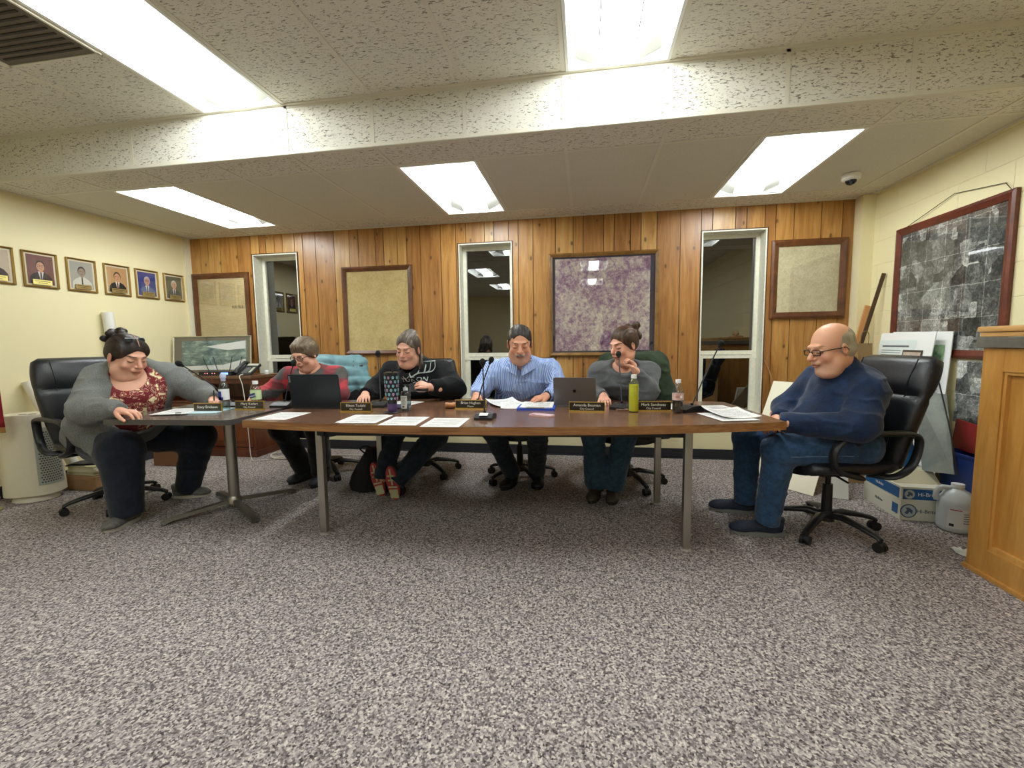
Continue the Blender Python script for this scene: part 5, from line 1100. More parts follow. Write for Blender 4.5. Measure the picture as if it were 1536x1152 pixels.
def head_cols(P, M, s, base, lip, flush=.35, stubble=None, w=1.0, brow=None):
    Mi = np.array(M.inverted()); L = (np.c_[P, np.ones(len(P))] @ Mi.T)[:, :3] / s; L[:, 0] /= w
    C = np.tile(lin(base), (len(P), 1)); red = lin('c0604a')
    def blend(C, col, a): return C * (1 - a[:, None]) + col * a[:, None]
    g = lambda c, r: np.exp(-(((L - np.array(c)) / np.array(r)) ** 2).sum(1))
    for sx in (-1, 1): C = blend(C, red, flush * .55 * g((sx * .042, -.075, -.028), (.024, .03, .022))); C = blend(C, red, flush * .5 * g((sx * .08, .01, 0), (.015, .03, .03))); C = blend(C, lin('7a4a3c'), .35 * g((sx * .031, -.09, -.004), (.020, .02, .006)))
    C = blend(C, red, flush * .6 * g((0, -.115, -.024), (.016, .02, .014)))
    if stubble: C = blend(C, lin(stubble), .45 * np.clip(g((0, -.085, -.085), (.055, .06, .030)) + g((0, -.105, -.044), (.028, .02, .008)), 0, 1))
    m = (np.abs(L[:, 0]) < .0245) & (L[:, 1] < -.088) & (np.abs(L[:, 2] + .0605) < .0125 - .010 * (np.abs(L[:, 0]) / .0245) ** 2)
    C[m] = lin(lip) * .6 + lin(base) * .4; m2 = m & (np.abs(L[:, 2] + .0605) < .0022); C[m2] = lin(lip) * .45
    for sx in (-1, 1):   # lash line of the lowered lids
        q = np.abs(L[:, 2] - (.0005 + 14 * (L[:, 0] - sx * .0315) ** 2)); a = (q < .0020) & (np.abs(L[:, 0] - sx * .0315) < .0145) & (L[:, 1] < -.07); C[a] = lin('2a1a16')
    if brow:
        for sx in (-1, 1):
            x = (L[:, 0] * sx - .033) / .020; zc = .0300 + .004 * (1 - x * x); a = (np.abs(x) < 1) & (np.abs(L[:, 2] - zc) < .0038 * (1 - .5 * np.abs(x))) & (L[:, 1] < -.06); C[a] = lin(brow)
    return C
# ---- hand: local x across palm (thumb side = +x for side=1), y forward, z = back of the hand
def hand_sdf(Hs, M, side=1, curl=(.35, .4, .45, .5), s=1.0, thumb=(.5, .3), spread=.06, bend2=1.1):
    Hs.M = M; q = s; k = .0035
    P = lambda x, y, z: (x * side * q, y * q, z * q)
    Hs.cone(P(0, -.03, 0), P(0, .01, 0), .024 * q, .026 * q, k=.01, flat=.72, fdir=tuple(M.to_3x3() @ V((0, 0, 1))))
    kn = [(.031, .082, .0, .066, .0092), (.0105, .088, .003, .074, .0096), (-.0105, .084, .002, .068, .0092), (-.030, .075, -.001, .053, .0082)]
    for i, (x, y, z, L, r) in enumerate(kn):
        Hs.cone(P(x * .45, .008, 0), P(x, y, z), .0145 * q, .0115 * q, k=.010)
        a = curl[i]; az = (spread * (1.5 - i)) ; p = V((x, y, z)); seg = (L * .46, L * .30, L * .24); ang = -a * .55
        for j in range(3):
            d = V((math.sin(az) * math.cos(ang), math.cos(az) * math.cos(ang), math.sin(ang))); n_ = p + d * seg[j]
            Hs.cone(P(*p), P(*n_), r * q * (1 - .09 * j), r * q * (1 - .09 * (j + 1)), k=.0025 if j == 0 else .001); p = n_; ang -= a * bend2
    t0 = V((.022, .012, -.006)); az = thumb[0]; an = -thumb[1] * .5; p = t0
    for L, r0, r1 in ((.042, .0155, .0125), (.032, .0118, .0108), (.026, .0105, .0085)):
        d = V((math.sin(az) * math.cos(an), math.cos(az) * math.cos(an), math.sin(an))); n_ = p + d * L; Hs.cone(P(*p), P(*n_), r0 * q, r1 * q, k=.006 if r0 > .014 else .002); p = n_; az -= thumb[1] * .6; an -= thumb[1] * .25
    Hs.M = None
def hframe(wrist, fwd, up, side=1):
    y = V(fwd).normalized(); z = V(up); z = (z - y * z.dot(y)).normalized(); x = y.cross(z)
    return Matrix(((x.x, y.x, z.x, wrist[0]), (x.y, y.y, z.y, wrist[1]), (x.z, y.z, z.z, wrist[2]), (0, 0, 0, 1)))
def headframe(c, yaw, pitch, roll=0):
    """yaw 0 faces -Y; positive turns toward +X ; pitch positive looks down"""
    return Matrix.Translation(c) @ Matrix.Rotation(yaw, 4, 'Z') @ Matrix.Rotation(pitch, 4, 'X') @ Matrix.Rotation(roll, 4, 'Y')
def cloth(name, col, col2=None, rough=.85, sc=40, bs=.25, weave=500, sheen=.15):
    t = NT(name); v = t.coord(); n = t.noise(v, sc, 4, .6); t.set('Base Color', t.ramp(n, [(.35, col), (.65, col2 or col)])); t.set('Roughness', rough); t.set('Sheen Weight', sheen)
    t.set('Specular IOR Level', .25); b0 = t.bump(t.noise(v, weave, 2), bs, .001); t.bump(t.noise(v, 28, 4, .6, 1.0), .28, .012, b0); return t.m
def eyeglasses(parent, M, s, w, col, rect=True, thick=.0022, hw=.0235, hh=.0145):
    r = thing('eyeglasses', None, None); r.parent = parent; 
    b = B(); b.at(Matrix.Translation(-parent.location) @ M); q = s; fm = mat('spec' + col, col, .3)
    r_ = None; bpy.data.objects.remove(r)
    for sx in (-1, 1):
        cx = sx * .0325 * q * w; out = rr(hw * 2 * q, hh * 2 * q, (.006 if rect else .0125) * q, 4)
        pts = [V((cx + x, -.108 * q - .0 + abs(cx + x) * .12, .006 * q + z)) for x, z in out]; b.tube(pts + [pts[0]], thick, 6, False)
        b.tube([(sx * (.0325 * w + hw) * q, -.1 * q, .012 * q), (sx * .080 * q * w, -.05 * q, .012 * q), (sx * .084 * q * w, .012 * q, .008 * q), (sx * .082 * q * w, .025 * q, -.008 * q)], [thick, thick * 1.3, thick, thick], 6)
    b.tube([(-.010 * q, -.108 * q, .010 * q), (0, -.112 * q, .013 * q), (.010 * q, -.108 * q, .010 * q)], thick, 6)
    g = b.build('eyeglasses', parent, fm)
    for sx in (-1, 1):
        b = B(); b.at(Matrix.Translation(-parent.location) @ M @ TR((sx * .0325 * q * w, -.1045 * q, .006 * q), PI / 2)); b.prism(rr(hw * 1.9 * q, hh * 1.9 * q, (.006 if rect else .012) * q), -.0006, .0006); b.build('lens', g, CLEAR)
    return g
def shoe(parent, heel, toe, up, mtop, msole, L=.29, wd=.10, name='shoe', h=.075, ground=True):
    """heel, toe: points at sole level"""
    heel = V(heel); toe = V(toe); f = (toe - heel).normalized(); u = V(up); u = (u - f * u.dot(f)).normalized(); x = f.cross(u)
    M = Matrix(((x.x, f.x, u.x, heel.x), (x.y, f.y, u.y, heel.y), (x.z, f.z, u.z, heel.z), (0, 0, 0, 1)))
    S = SDF(.03); S.M = M; w2 = wd / 2
    S.ell((0, .05, .045), (w2 * .80, .06, .05)); S.cone((0, .06, .055), (0, .03, .10), .040, .045); S.cone((0, .08, .05), (.0, L - .07, .032), .044, .034, flat=1); S.ell((0, L - .075, .032), (w2 * .98, .072, .034)); S.M = None
    S.plane(M @ V((0, 0, .018)), -u); S.plane(M @ V((0, 0, h + .035)), u)
    P, F = S.mesh(.0065); o = skin_obj(name, [(smooth(P, F, 1), F, 0)], parent, [mtop])
    b = B(); off = V((0, 0, 0)); p = parent
    out = [(w2 * 1.02 * math.sin(a) * (1 - .16 * (math.cos(a) < 0) * abs(math.cos(a))), L * .5 - .02 - math.cos(a + PI) * -1 * -(L * .5 + .005)) for a in [2 * PI * i / 28 for i in range(28)]]
    b.at(Matrix.Translation(-parent.location) @ M).prism(out, 0.001, .024); b.build('sole', o, msole); return o
# ================================================================ PEOPLE
def hairmat(name, c1, c2, c3=None, st=(70, 9, 9)):
    t = NT(name); v = t.coord(st); n = t.noise(v, 1.2, 4, .6, .4); t.set('Base Color', t.ramp(n, [(.3, c1), (.55, c2), (.72, c3 or c2)])); t.set('Roughness', .5); t.set('Specular IOR Level', .35); t.bump(n, .7, .006); return t.m
def local_obj(name, P, F, parent, M, mt):
    """mesh given in head-local space; the object carries the head's own axes"""
    o = skin_obj(name, [(P, F, 0)], None, [mt]); o.parent = parent; o.matrix_local = Matrix.Translation(-parent.location) @ M; return o
def hair(parent, M, s, w, mt, fn, h=.0036, amp=.0035, st=(55, 9, 9), cut=True, name='hair', plane=((0, .0, -.03), (0, -.62, -.78)), grow=1.0, fh=.078, fw=.070, fy=-.12):
    S = SDF(.02); q = s
    S.ell((0, .016 * q, .050 * q), (.0835 * q * w * grow, .103 * q * grow, .089 * q * grow))
    S.ell((0, .03 * q, .01 * q), (.080 * q * w * grow, .088 * q, .075 * q))
    S.ell((0, fy * q, .002 * q), (fw * q * w, .078 * q, fh * q), k=.006, sub=True)
    if cut: S.plane(tuple(V(plane[0]) * q), plane[1], .0028); S.plane((0, 0, -.075 * q), (0, -.25, -.97))
    fn(S, q); P, F = S.mesh(h); N = normals(P, F)
    d = amp * 2 * (vnoise(P * np.array(st) / q + 3) - .5) + amp * .8 * (vnoise(P * np.array(st) * 2.2 / q + 11) - .5); P = P + N * d[:, None]
    return local_obj(name, P, F, parent, M, mt)
def arm(S, sh, el, wr, r, cut=.0, k=None, flatcuff=True):
    S.cone(sh, el, r[0], r[1], k=.05 if k is None else k); S.cone(el, wr, r[1], r[2], k=.03, caps=(None, cut if flatcuff else None))
def leg(S, hip, kn, an, r, cut=.0):
    S.cone(hip, kn, r[0], r[1], k=.06); S.cone(kn, an, r[1] * .96, r[2], k=.035, caps=(None, cut))
def garment(name, parent, S, mt, h=.010, amp=.007, sc=(8, 8, 15), seed=0, off=0, sm=1, mask=None):
    P, F = S.mesh(h, off); P = smooth(P, F, sm); N = normals(P, F); d = folds(P, sc, amp, seed)
    if mask is not None: d = d * mask(P)
    P = P + N * d[:, None]; return skin_obj(name, [(P, F, 0)], parent, [mt])
def build_person(label, root, head, hs, hw, skin, lip, torso, arms, legs, hands, hk={}, ck={}, neck=.058, nb=None, bodyoff=-.012):
    r = thing('person', label, 'person', root)
    M = headframe(*head); parts = []; cols = []
    H = SDF(.02); head_sdf(H, M, hs, hw, **hk)
    nbase = V(nb); H.cone(M @ V((0, .022 * hs, -.055 * hs)), nbase, neck * .98, neck * 1.12, k=.03)
    P, F = H.mesh(.0027 * hs); P = smooth(P, F, 1, .3); parts.append((P, F, 0)); cols.append(head_cols(P, M, hs, skin, lip, w=hw, **ck))
    for (wr, fwd, up, side, kw) in hands:
        Hd = SDF(.004); HM = hframe(wr, fwd, up, side); hand_sdf(Hd, HM, side, **kw); Hd.cone(V(wr) - V(fwd).normalized() * .07, wr, .031, .025, k=.02)
        P, F = Hd.mesh(.0024); P = smooth(P, F, 1, .3); parts.append((P, F, 0)); C = np.tile(lin(skin), (len(P), 1)); nz = vnoise(P * 60)[:, None]; cols.append(C * (1 - .12 * nz) + lin('c0604a') * .12 * nz)
    T = SDF(.06)
    for o in torso: T.ell(*o)
    T.cone(arms[0][0], arms[1][0], .07, .07, k=.06)
    for a in arms: T.cone(a[0], a[1], a[3][0] * .8, a[3][1] * .8, k=.04); T.cone(a[1], a[2], a[3][1] * .75, .03, k=.03)
    for l in legs: T.cone(l[0], l[1], l[3][0] * .9, l[3][1] * .88, k=.05); T.cone(l[1], l[2], l[3][1] * .85, l[3][2] * .65, k=.03)
    T.cone(nbase, V(torso[0][0]), neck * 1.1, .08, k=.05)
    P, F = T.mesh(.014, bodyoff); P = smooth(P, F, 1); parts.append((P, F, 0)); cols.append(np.tile(lin(skin), (len(P), 1)))
    skin_obj('body', parts, r, [SKIN], cols=np.concatenate(cols)); return r, M
def shirt_sdf(torso, arms, k=.06, sh=.075, cut=.0, cuff=True):
    S = SDF(k)
    for o in torso: S.ell(*o)
    S.cone(arms[0][0], arms[1][0], sh, sh, k=.07)
    for a in arms: arm(S, a[0], a[1], a[2], a[3], cut, flatcuff=cuff)
    return S
def bvh_of(o): return BVHTree.FromPolygons([o.matrix_world @ v.co if False else v.co + o.parent.location for v in o.data.vertices], [list(p.vertices) for p in o.data.polygons])
def decal(me_or_pts, bvh, parent, name, mt, c, lift=.003, dirv=(0, 1, 0), polys=None, xax=(1, 0, 0), back=1.0):
    """project flat artwork (x right, z up) onto a garment along dirv"""
    d = V(dirv).normalized(); x = V(xax); z = V((0, 0, 1)); vs = []
    src = [v.co.copy() for v in me_or_pts.vertices] if polys is None else me_or_pts; pl = [list(p.vertices) for p in me_or_pts.polygons] if polys is None else polys
    for p in src:
        w_ = V(c) + x * p[0] + z * p[1]; hit = bvh.ray_cast(w_ - d * back, d); q = (hit[0] if hit[0] else w_) - d * (lift + (p[2] if len(p) > 2 else 0)); vs.append(q)
    b = B(); b.add(vs, pl, False); return b.build(name, parent, mt, world=True)
DENIM = cloth('denim_blue', '26405f', '35557c', .85, 30); DENIM2 = cloth('denim_dark', '1c2632', '273342', .85, 30); DENIM3 = cloth('denim_mid', '2a4158', '3a5670', .85, 30)
NAVYT = cloth('navy_trousers', '161b27', '1d2433', .85, 20); BLACKT = cloth('black_trousers', '0b0b0d', '111114', .9, 20)
SOLEW = mat('sole_light', 'b9b4a8', .6); SHOEB = mat('shoe_black', '17181b', .5); BRN = mat('shoe_brown', '3a322c', .6)
mul = lambda k: (lambda P: k)
# ---------------------------------------------------------------- P1 woman in the grey cardigan, far left
fw = V((.74, -.67, 0)); lf = V((.67, .74, 0)); R45 = Matrix.Rotation(math.radians(48), 4, 'Z')
bel = V((-3.12, -1.985, .73)); tor = [((-3.04, -1.96, .92), (.215, .175, .20), R45), (tuple(bel), (.27, .25, .23), R45), ((-3.22, -1.93, .62), (.27, .26, .16), R45), ((-3.0, -2.0, .85), (.20, .16, .13), R45)]
aN = ((-3.17, -2.08, .955), (-3.02, -2.29, .785), (-2.745, -2.295, .795), (.105, .088, .048)); aF = ((-2.90, -1.80, .965), (-2.68, -1.76, .845), (-2.50, -1.845, .81), (.090, .075, .043))
lN = ((-3.18, -2.08, .53), (-2.93, -2.17, .50), (-2.915, -2.18, .06), (.145, .125, .090)); lF = ((-3.12, -1.76, .53), (-2.80, -1.70, .50), (-2.97, -1.67, .06), (.14, .115, .080))
h1 = (V((-2.965, -2.045, 1.125)), math.radians(84), math.radians(20), 0)
r, M = build_person('heavy woman with dark pinned-up hair in a grey cardigan, writing at the small table', (-3.2, -1.93, 0), h1, 1.16, 1.08, 'd8a58c', 'a8564c', tor, (aN, aF), (lN, lF),
    [((-2.745, -2.305, .790), (.95, .02, -.06), (0, 0, 1), 1, dict(curl=(.35, .4, .45, .55), s=1.08, thumb=(.6, .5))), ((-2.50, -1.85, .808), (.75, -.55, -.15), (-.1, .3, 1), -1, dict(curl=(.8, .9, 1.0, 1.1), s=1.0, thumb=(.5, .9)))],
    hk=dict(jowl=1.0, nose=.95), ck=dict(brow='3a2820', flush=.4), neck=.078, nb=(-3.03, -1.99, .965))
RS = NT('floral_shirt'); v = RS.coord((1, 1, 1)); vo = RS.n('TexVoronoi', i_Scale=13.0); RS.l(RS.mix(.25, v, RS.n('TexNoise', i_Scale=9.0).outputs['Color'], 'ADD'), vo.inputs['Vector']); n = RS.noise(v, 60, 4, .7, 1)
d_ = RS.math('ADD', vo.outputs['Distance'], RS.math('MULTIPLY', n, .35)); pet = RS.ramp(d_, [(.42, 'e6d9b4'), (.50, 'cbb083'), (.54, '7c1620'), (.66, '7c1620'), (.70, 'd9b9a0'), (.73, '6a101a')])
RS.set('Base Color', pet); RS.set('Roughness', .8)
S = shirt_sdf(tor, (aN, aF), sh=.08); S.ell(V(h1[0]) + V((.02, -.02, -.14)), (.09, .09, .095), sub=True, k=.02); S.plane((0, 0, .50), (0, 0, -1)); S.plane((-2.868, 0, 0), (1, 0, 0)) if False else None
garment('blouse', r, S, RS.m, .011, .004, (9, 9, 12), 2, -.004)
CG = NT('grey_knit'); v = CG.coord(); n = CG.noise(v, 240, 2, .6); n2 = CG.noise(v, 5, 3); CG.set('Base Color', CG.ramp(CG.math('ADD', CG.math('MULTIPLY', n, .7), CG.math('MULTIPLY', n2, .3)), [(.35, '4c4e4d'), (.65, '7e807d')])); CG.set('Roughness', .95); CG.set('Sheen Weight', .1); CG.bump(n, .5, .002)
S = shirt_sdf(tor, (aN, aF), sh=.078, cuff=True); S.ell((-3.28, -2.06, .60), (.15, .17, .15)); S.cone((-3.22, -2.18, .64), (-3.02, -2.24, .52), .08, .04, k=.06)
S.ops = [o for o in S.ops]
fr = V((-2.87, -2.01, .78)); S.ell(fr + V((.06, -.05, .0)), (.22, .165, .235), R45, k=.02, sub=True); S.ell(fr + V((.01, -.03, .14)), (.17, .12, .22), R45, k=.03, sub=True); S.ell(V(h1[0]) + V((.02, -.01, -.12)), (.12, .11, .13), sub=True, k=.02); S.ell(fr + V((.20, -.06, -.14)), (.26, .22, .24), R45, k=.02, sub=True); S.plane((0, 0, .47), (0, 0, -1))
garment('cardigan', r, S, CG.m, .011, .010, (9, 9, 13), 5, .008)
S = SDF(.06); S.ell((-3.24, -1.93, .58), (.24, .27, .15), R45); leg(S, *lN, .0); leg(S, *lF, .0); garment('trousers', r, S, NAVYT, .012, .006, (7, 7, 12), 8, .004)
shoe(r, (-2.935, -2.09, .0), (-2.895, -2.33, 0), (0, 0, 1), mat('shoe_grey', '4b4a48', .7, noise=(60, '6d6b66', .2)), SOLEW, .27, .105); shoe(r, (-3.06, -1.70, 0), (-2.80, -1.62, 0), (0, 0, 1), mat('shoe_grey', '4b4a48', .7, noise=(60, '6d6b66', .2)), SOLEW, .27, .10)
def f(S, q):
    for i in range(9): a = i * 1.1; S.ell((.015 * q * math.cos(a * 2) - .005, .085 * q + .03 * q * math.sin(a), .105 * q + .028 * q * math.cos(a)), (.026 * q, .022 * q, .020 * q), k=.006)
    for sx in (-1, 1): S.ell((sx * .062 * q * 1.08, -.02 * q, .05 * q), (.022 * q, .05 * q, .045 * q), k=.02)
    for i in range(10): a = i * .95; S.ell((-.02 * q + .028 * q * math.cos(a * 1.6), .10 * q + .022 * q * math.sin(a), .085 * q + .035 * q * math.cos(a)), (.024 * q, .024 * q, .022 * q), k=.005)
HM1 = hairmat('dark_brown_hair', '120c0a', '2a1d18', '4c3a30', (45, 8, 8)); hr = hair(r, M, 1.16, 1.08, HM1, f, fh=.070)
b = B(); b.tube(crom([(.0, -.094, .112), (0, -.06, .150), (0, -.01, .166)], 5), .0028, 5); b.build('hair_parting', hr, mat('scalp', 'b58a78', .6))
b = B(); Mq = TR((-.045, -.055, .145), .5, -.4, .3); b.at(Mq); b.prism(rr(.04, .028, .006), -.0015, .0015); g_ = b.build('sunglass_lens', hr, mat('clip_glass', '20262a', .08)); b = B(); b.at(TR((.03, -.06, .150), .5, .3, -.2)); b.prism(rr(.04, .028, .006), -.0015, .0015); b.build('sunglass_lens', hr, mat('clip_glass', '20262a', .08)); b = B(); b.tube([(-.06, -.04, .15), (-.01, -.075, .163), (.05, -.05, .160), (.085, .0, .13)], .002, 6); b.build('sunglass_frame', hr, mat('clip_white', 'd0d4d4', .3))
r2 = thing('pen', 'black pen held by the woman in the grey cardigan', 'pen', (-2.43, -1.905, .80)); b = B(); b.cyl((-.02, .01, -.04), (.015, -.02, .085), .004, n=10); b.build('barrel', r2, MB_); b = B(); b.cyl((-.024, .0135, -.054), (-.02, .01, -.04), .001, .0035, 8); b.build('tip', r2, CHROME)
# ---------------------------------------------------------------- P6 man in navy sweater, far right
RM = Matrix.Rotation(math.radians(-78), 4, 'Z')
tor = [((1.66, -1.73, .83), (.20, .165, .19), RM), ((1.615, -1.72, .68), (.215, .205, .19), RM), ((1.70, -1.69, .56), (.19, .19, .12), RM), ((1.70, -1.74, .93), (.17, .12, .10), RM)]
aN = ((1.69, -1.90, .885), (1.59, -2.03, .72), (1.262, -1.895, .712), (.086, .080, .052)); aF = ((1.63, -1.52, .92), (1.46, -1.47, .74), (1.36, -1.62, .69), (.09, .075, .045))
lN = ((1.72, -1.81, .555), (1.275, -1.86, .545), (1.245, -1.80, .085), (.105, .088, .066)); lF = ((1.72, -1.56, .555), (1.225, -1.50, .545), (1.235, -1.45, .085), (.10, .086, .064))
h6 = (V((1.55, -1.80, 1.128)), math.radians(-79), math.radians(14), 0)
r, M = build_person('bald man with glasses in a navy sweater and jeans, sitting at the right end', (1.65, -1.7, 0), h6, 1.12, 1.02, 'd9a384', 'b06a58', tor, (aN, aF), (lN, lF),
    [((1.272, -1.87, .70), (-.1, .95, -.25), (-.3, 0, 1), -1, dict(curl=(.5, .55, .6, .6), s=1.03)), ((1.352, -1.625, .688), (-.15, -.9, -.25), (0, 0, 1), 1, dict(curl=(.5, .55, .6, .6), s=1.03))],
    hk=dict(jowl=.9, nose=1.15, mouth_open=1), ck=dict(brow='a8806a', flush=.5, stubble='b9a69a'), neck=.074, nb=(1.655, -1.775, .945))
NV = cloth('navy_knit', '0d1d36', '13294a', .8, 14, .2, 380)
S = shirt_sdf(tor, (aN, aF), sh=.085); S.cone((1.60, -1.79, 1.02), (1.66, -1.77, .93), .088, .10, k=.04); S.ell((1.575, -1.80, 1.055), (.084, .084, .075), sub=True, k=.012); S.plane((0, 0, .53), (0, 0, -1))
garment('sweater', r, S, NV, .010, .010, (8, 8, 15), 12, .004)
S = SDF(.06); S.ell((1.69, -1.69, .57), (.175, .19, .12), RM); leg(S, *lN); leg(S, *lF); jn = garment('jeans', r, S, DENIM, .010, .007, (8, 8, 14), 4, .004)
bv = bvh_of(jn); b = B(); pts = []
for i in range(13):
    p = V(lN[1]).lerp(V(lN[0]), .05 + .8 * i / 12) + V((0, -.3, -.02)); hit = bv.ray_cast(p, V((0, 1, 0)))
    if hit[0]: pts.append(hit[0] + V((0, -.001, 0)))
b.at(Matrix.Translation(-r.location)); b.tube(pts, .0018, 5); b.build('seam_stitching', jn, mat('seam_thread', '6f86a3', .8))
SN = mat('shoe_navy', '131b2c', .75, noise=(90, '1d2940', .2))
for hl, to in (((1.335, -1.785, 0), (1.05, -1.775, 0)), ((1.31, -1.435, 0), (1.03, -1.40, 0))): so = shoe(r, hl, to, (0, 0, 1), SN, mat('sole_grey', '77797a', .6), .30, .108)
bvs = None
def f(S, q):
    S.ops.clear()
    S.ell((0, .021 * q, .040 * q), (.0795 * q, .0935 * q, .0795 * q)); S.ell((0, .035 * q, -.01 * q), (.0775 * q, .078 * q, .065 * q)); S.plane((0, -.006 * q, .03 * q), (0, -.85, .36), .002); S.plane((0, 0, -.062 * q), (0, -.2, -.98))
hair(r, M, 1.12, 1.02, hairmat('grey_fringe_hair', '8d8572', 'b0a78f', 'c5bda8'), f, amp=.002)
eyeglasses(r, M, 1.12, 1.02, '101114', True, .0024, .0245, .0135)
# ---------------------------------------------------------------- P4 man in blue striped shirt
I4 = Matrix()
tor = [((-.345, -1.10, .90), (.235, .165, .19), I4), ((-.345, -1.02, .72), (.245, .145, .20), I4), ((-.36, -.93, .56), (.20, .19, .12), I4)]
aN = ((-.565, -1.12, .965), (-.66, -1.23, .82), (-.655, -1.40, .80), (.085, .072, .046)); aF = ((-.125, -1.12, .965), (-.035, -1.26, .825), (-.115, -1.415, .803), (.088, .076, .046))
lN = ((-.46, -.97, .55), (-.56, -1.32, .53), (-.45, -1.05, .10), (.10, .085, .068)); lF = ((-.26, -.97, .55), (-.20, -1.32, .53), (-.25, -.99, .10), (.10, .085, .068))
h4 = (V((-.335, -1.30, 1.178)), math.radians(10), math.radians(17), 0)
r, M = build_person('man with short dark hair and grey moustache in a blue striped shirt, reading papers', (-.35, -1.05, 0), h4, 1.09, 1.04, 'd39a7c', 'b06a5a', tor, (aN, aF), (lN, lF),
    [((-.655, -1.40, .80), (.25, -.85, -.25), (-.3, .1, 1), 1, dict(curl=(.5, .6, .7, .8), s=1.0, thumb=(.5, .6))), ((-.12, -1.42, .803), (-.82, -.50, -.22), (0, -.15, 1), -1, dict(curl=(.35, .45, .55, .6), s=1.05, thumb=(.45, .5)))],
    hk=dict(jowl=.55, nose=1.2), ck=dict(brow='4a3a30', flush=.65, stubble='9a8f88'), neck=.068, nb=(-.34, -1.16, 1.01))
ST = NT('striped_shirt'); v = ST.coord(); s_ = ST.n('SeparateXYZ'); ST.l(v, s_.inputs[0]); n = ST.noise(v, 8, 2)
w1 = ST.math('SINE', ST.math('MULTIPLY', ST.math('ADD', ST.math('ADD', s_.outputs['X'], ST.math('MULTIPLY', n, .012)), ST.math('MULTIPLY', s_.outputs['Y'], .6)), 2 * PI / .0125)); w2 = ST.math('SINE', ST.math('MULTIPLY', s_.outputs['X'], 2 * PI / .05))
ST.set('Base Color', ST.mix(ST.math('GREATER_THAN', w1, .35), ST.mix(ST.math('GREATER_THAN', w2, .6), '5f7fc0', '7e99cc'), 'b9c8e6')); ST.set('Roughness', .75); ST.bump(ST.noise(v, 26, 4, .6, 1), .3, .012)
S = shirt_sdf(tor, (aN, aF), sh=.078); S.cone((-.34, -1.17, 1.03), (-.34, -1.13, .96), .088, .10, k=.04)
S.ell((-.336, -1.215, 1.075), (.078, .078, .082), sub=True, k=.008); S.cone((-.334, -1.262, 1.035), (-.337, -1.292, .895), .055, .010, sub=True, k=.006); S.plane((0, 0, .50), (0, 0, -1))
sh4 = garment('shirt', r, S, ST.m, .0085, .010, (7, 8, 15), 21, .004)
bv = bvh_of(sh4)
for sx in (-1, 1):
    b = B(); c0 = V((-.338, -1.20, 1.03)); rings = []
    for i in range(9):
        a = math.radians(180 - 165 * i / 8) ; p = c0 + V((sx * .094 * math.sin(a), -.105 * math.cos(a) * -1 * -1, .012 - .052 * (i / 8) ** 1.4)); p = c0 + V((sx * .092 * math.sin(math.radians(10 + 150 * (1 - i / 8))), -.095 * math.cos(math.radians(10 + 150 * (1 - i / 8))), .035 - .060 * (i / 8) ** 1.5))
        o_ = (p - c0); o_.z = 0; o_.normalize(); ln = .030 + .035 * (i / 8) ** 2; q1 = p + V((0, 0, .012)); q2 = p + o_ * .012 + V((0, 0, .016)); q3 = p + o_ * .030 + V((0, 0, -ln)); q4 = p + o_ * .024 + V((0, 0, -ln)); rings.append([q1, q2, q3, q4])
    b.ring_loft(rings); b.build('collar', sh4, ST.m, world=True)
b = B(); b.at(Matrix.Translation(-r.location))
for z in (.872, .80, .735): 
    hit = bv.ray_cast(V((-.338, -2.2, z)), V((0, 1, 0)))
    if hit[0]: b = B(); b.sph(hit[0], (.0055, .003, .0055), 10); b.build('button', sh4, mat('button_white', 'e9edf4', .3), world=True)
decal([(-.012, -.30), (.012, -.30), (.012, -.2), (.012, -.1), (.012, 0), (-.012, 0), (-.012, -.1), (-.012, -.2)], bv, sh4, 'placket', ST.m, (-.338, -1.3, .885), .002, polys=[[0, 1, 2, 7], [7, 2, 3, 6], [6, 3, 4, 5]])
pk = [(x, z) for z in (-.10, -.06, -.02, 0) for x in (-.05, -.02, .02, .05)]; decal(pk, bv, sh4, 'chest_pocket', ST.m, (-.235, -1.3, .90), .003, polys=[[i * 4 + j, i * 4 + j + 1, i * 4 + j + 5, i * 4 + j + 4] for i in range(3) for j in range(3)])
S = SDF(.06); S.ell((-.36, -.93, .56), (.19, .19, .12)); leg(S, *lN); leg(S, *lF); garment('jeans', r, S, DENIM2, .011, .006, (8, 8, 14), 14, .004)
for hl, to in (((-.44, -.97, 0), (-.50, -1.22, 0)), ((-.245, -.91, 0), (-.22, -1.17, 0))): shoe(r, hl, to, (0, 0, 1), SHOEB, mat('sole_black', '0c0c0d', .6), .27, .10, h=.12)
def f(S, q):
    for sx in (-1, 1): S.ell((sx * .070 * q, -.006 * q, .020 * q), (.012 * q, .016 * q, .035 * q), k=.01)
hair(r, M, 1.09, 1.04, hairmat('dark_greying_hair', '17120f', '342c27', '857c72', (60, 10, 10)), f, amp=.004, grow=.965, fh=.098, fw=.074)
S = SDF(.01); S.M = Matrix.Diagonal((1.09, 1.09, 1.09, 1))
for sx in (-1, 1): S.cone((sx * .004, -.113, -.044), (sx * .026, -.101, -.054), .0075, .005, k=.006)
S.M = None; P, F = S.mesh(.002); local_obj('moustache', P + normals(P, F) * (.0012 * (vnoise(P * 420) - .5))[:, None], F, r, M, hairmat('grey_moustache', '6a625a', '8f877d'))
b = B(); b.at(Matrix.Translation(-r.location)); c = V(aF[2]).lerp(V(aF[1]), -.05); d = (V(aF[2]) - V(aF[1])).normalized(); b.at(Matrix.Translation(-r.location) @ frame(c, d)).lathe([(.030, -.008), (.034, -.006), (.034, .006), (.030, .008)], n=24); b.build('black_cuff', r, MB_)
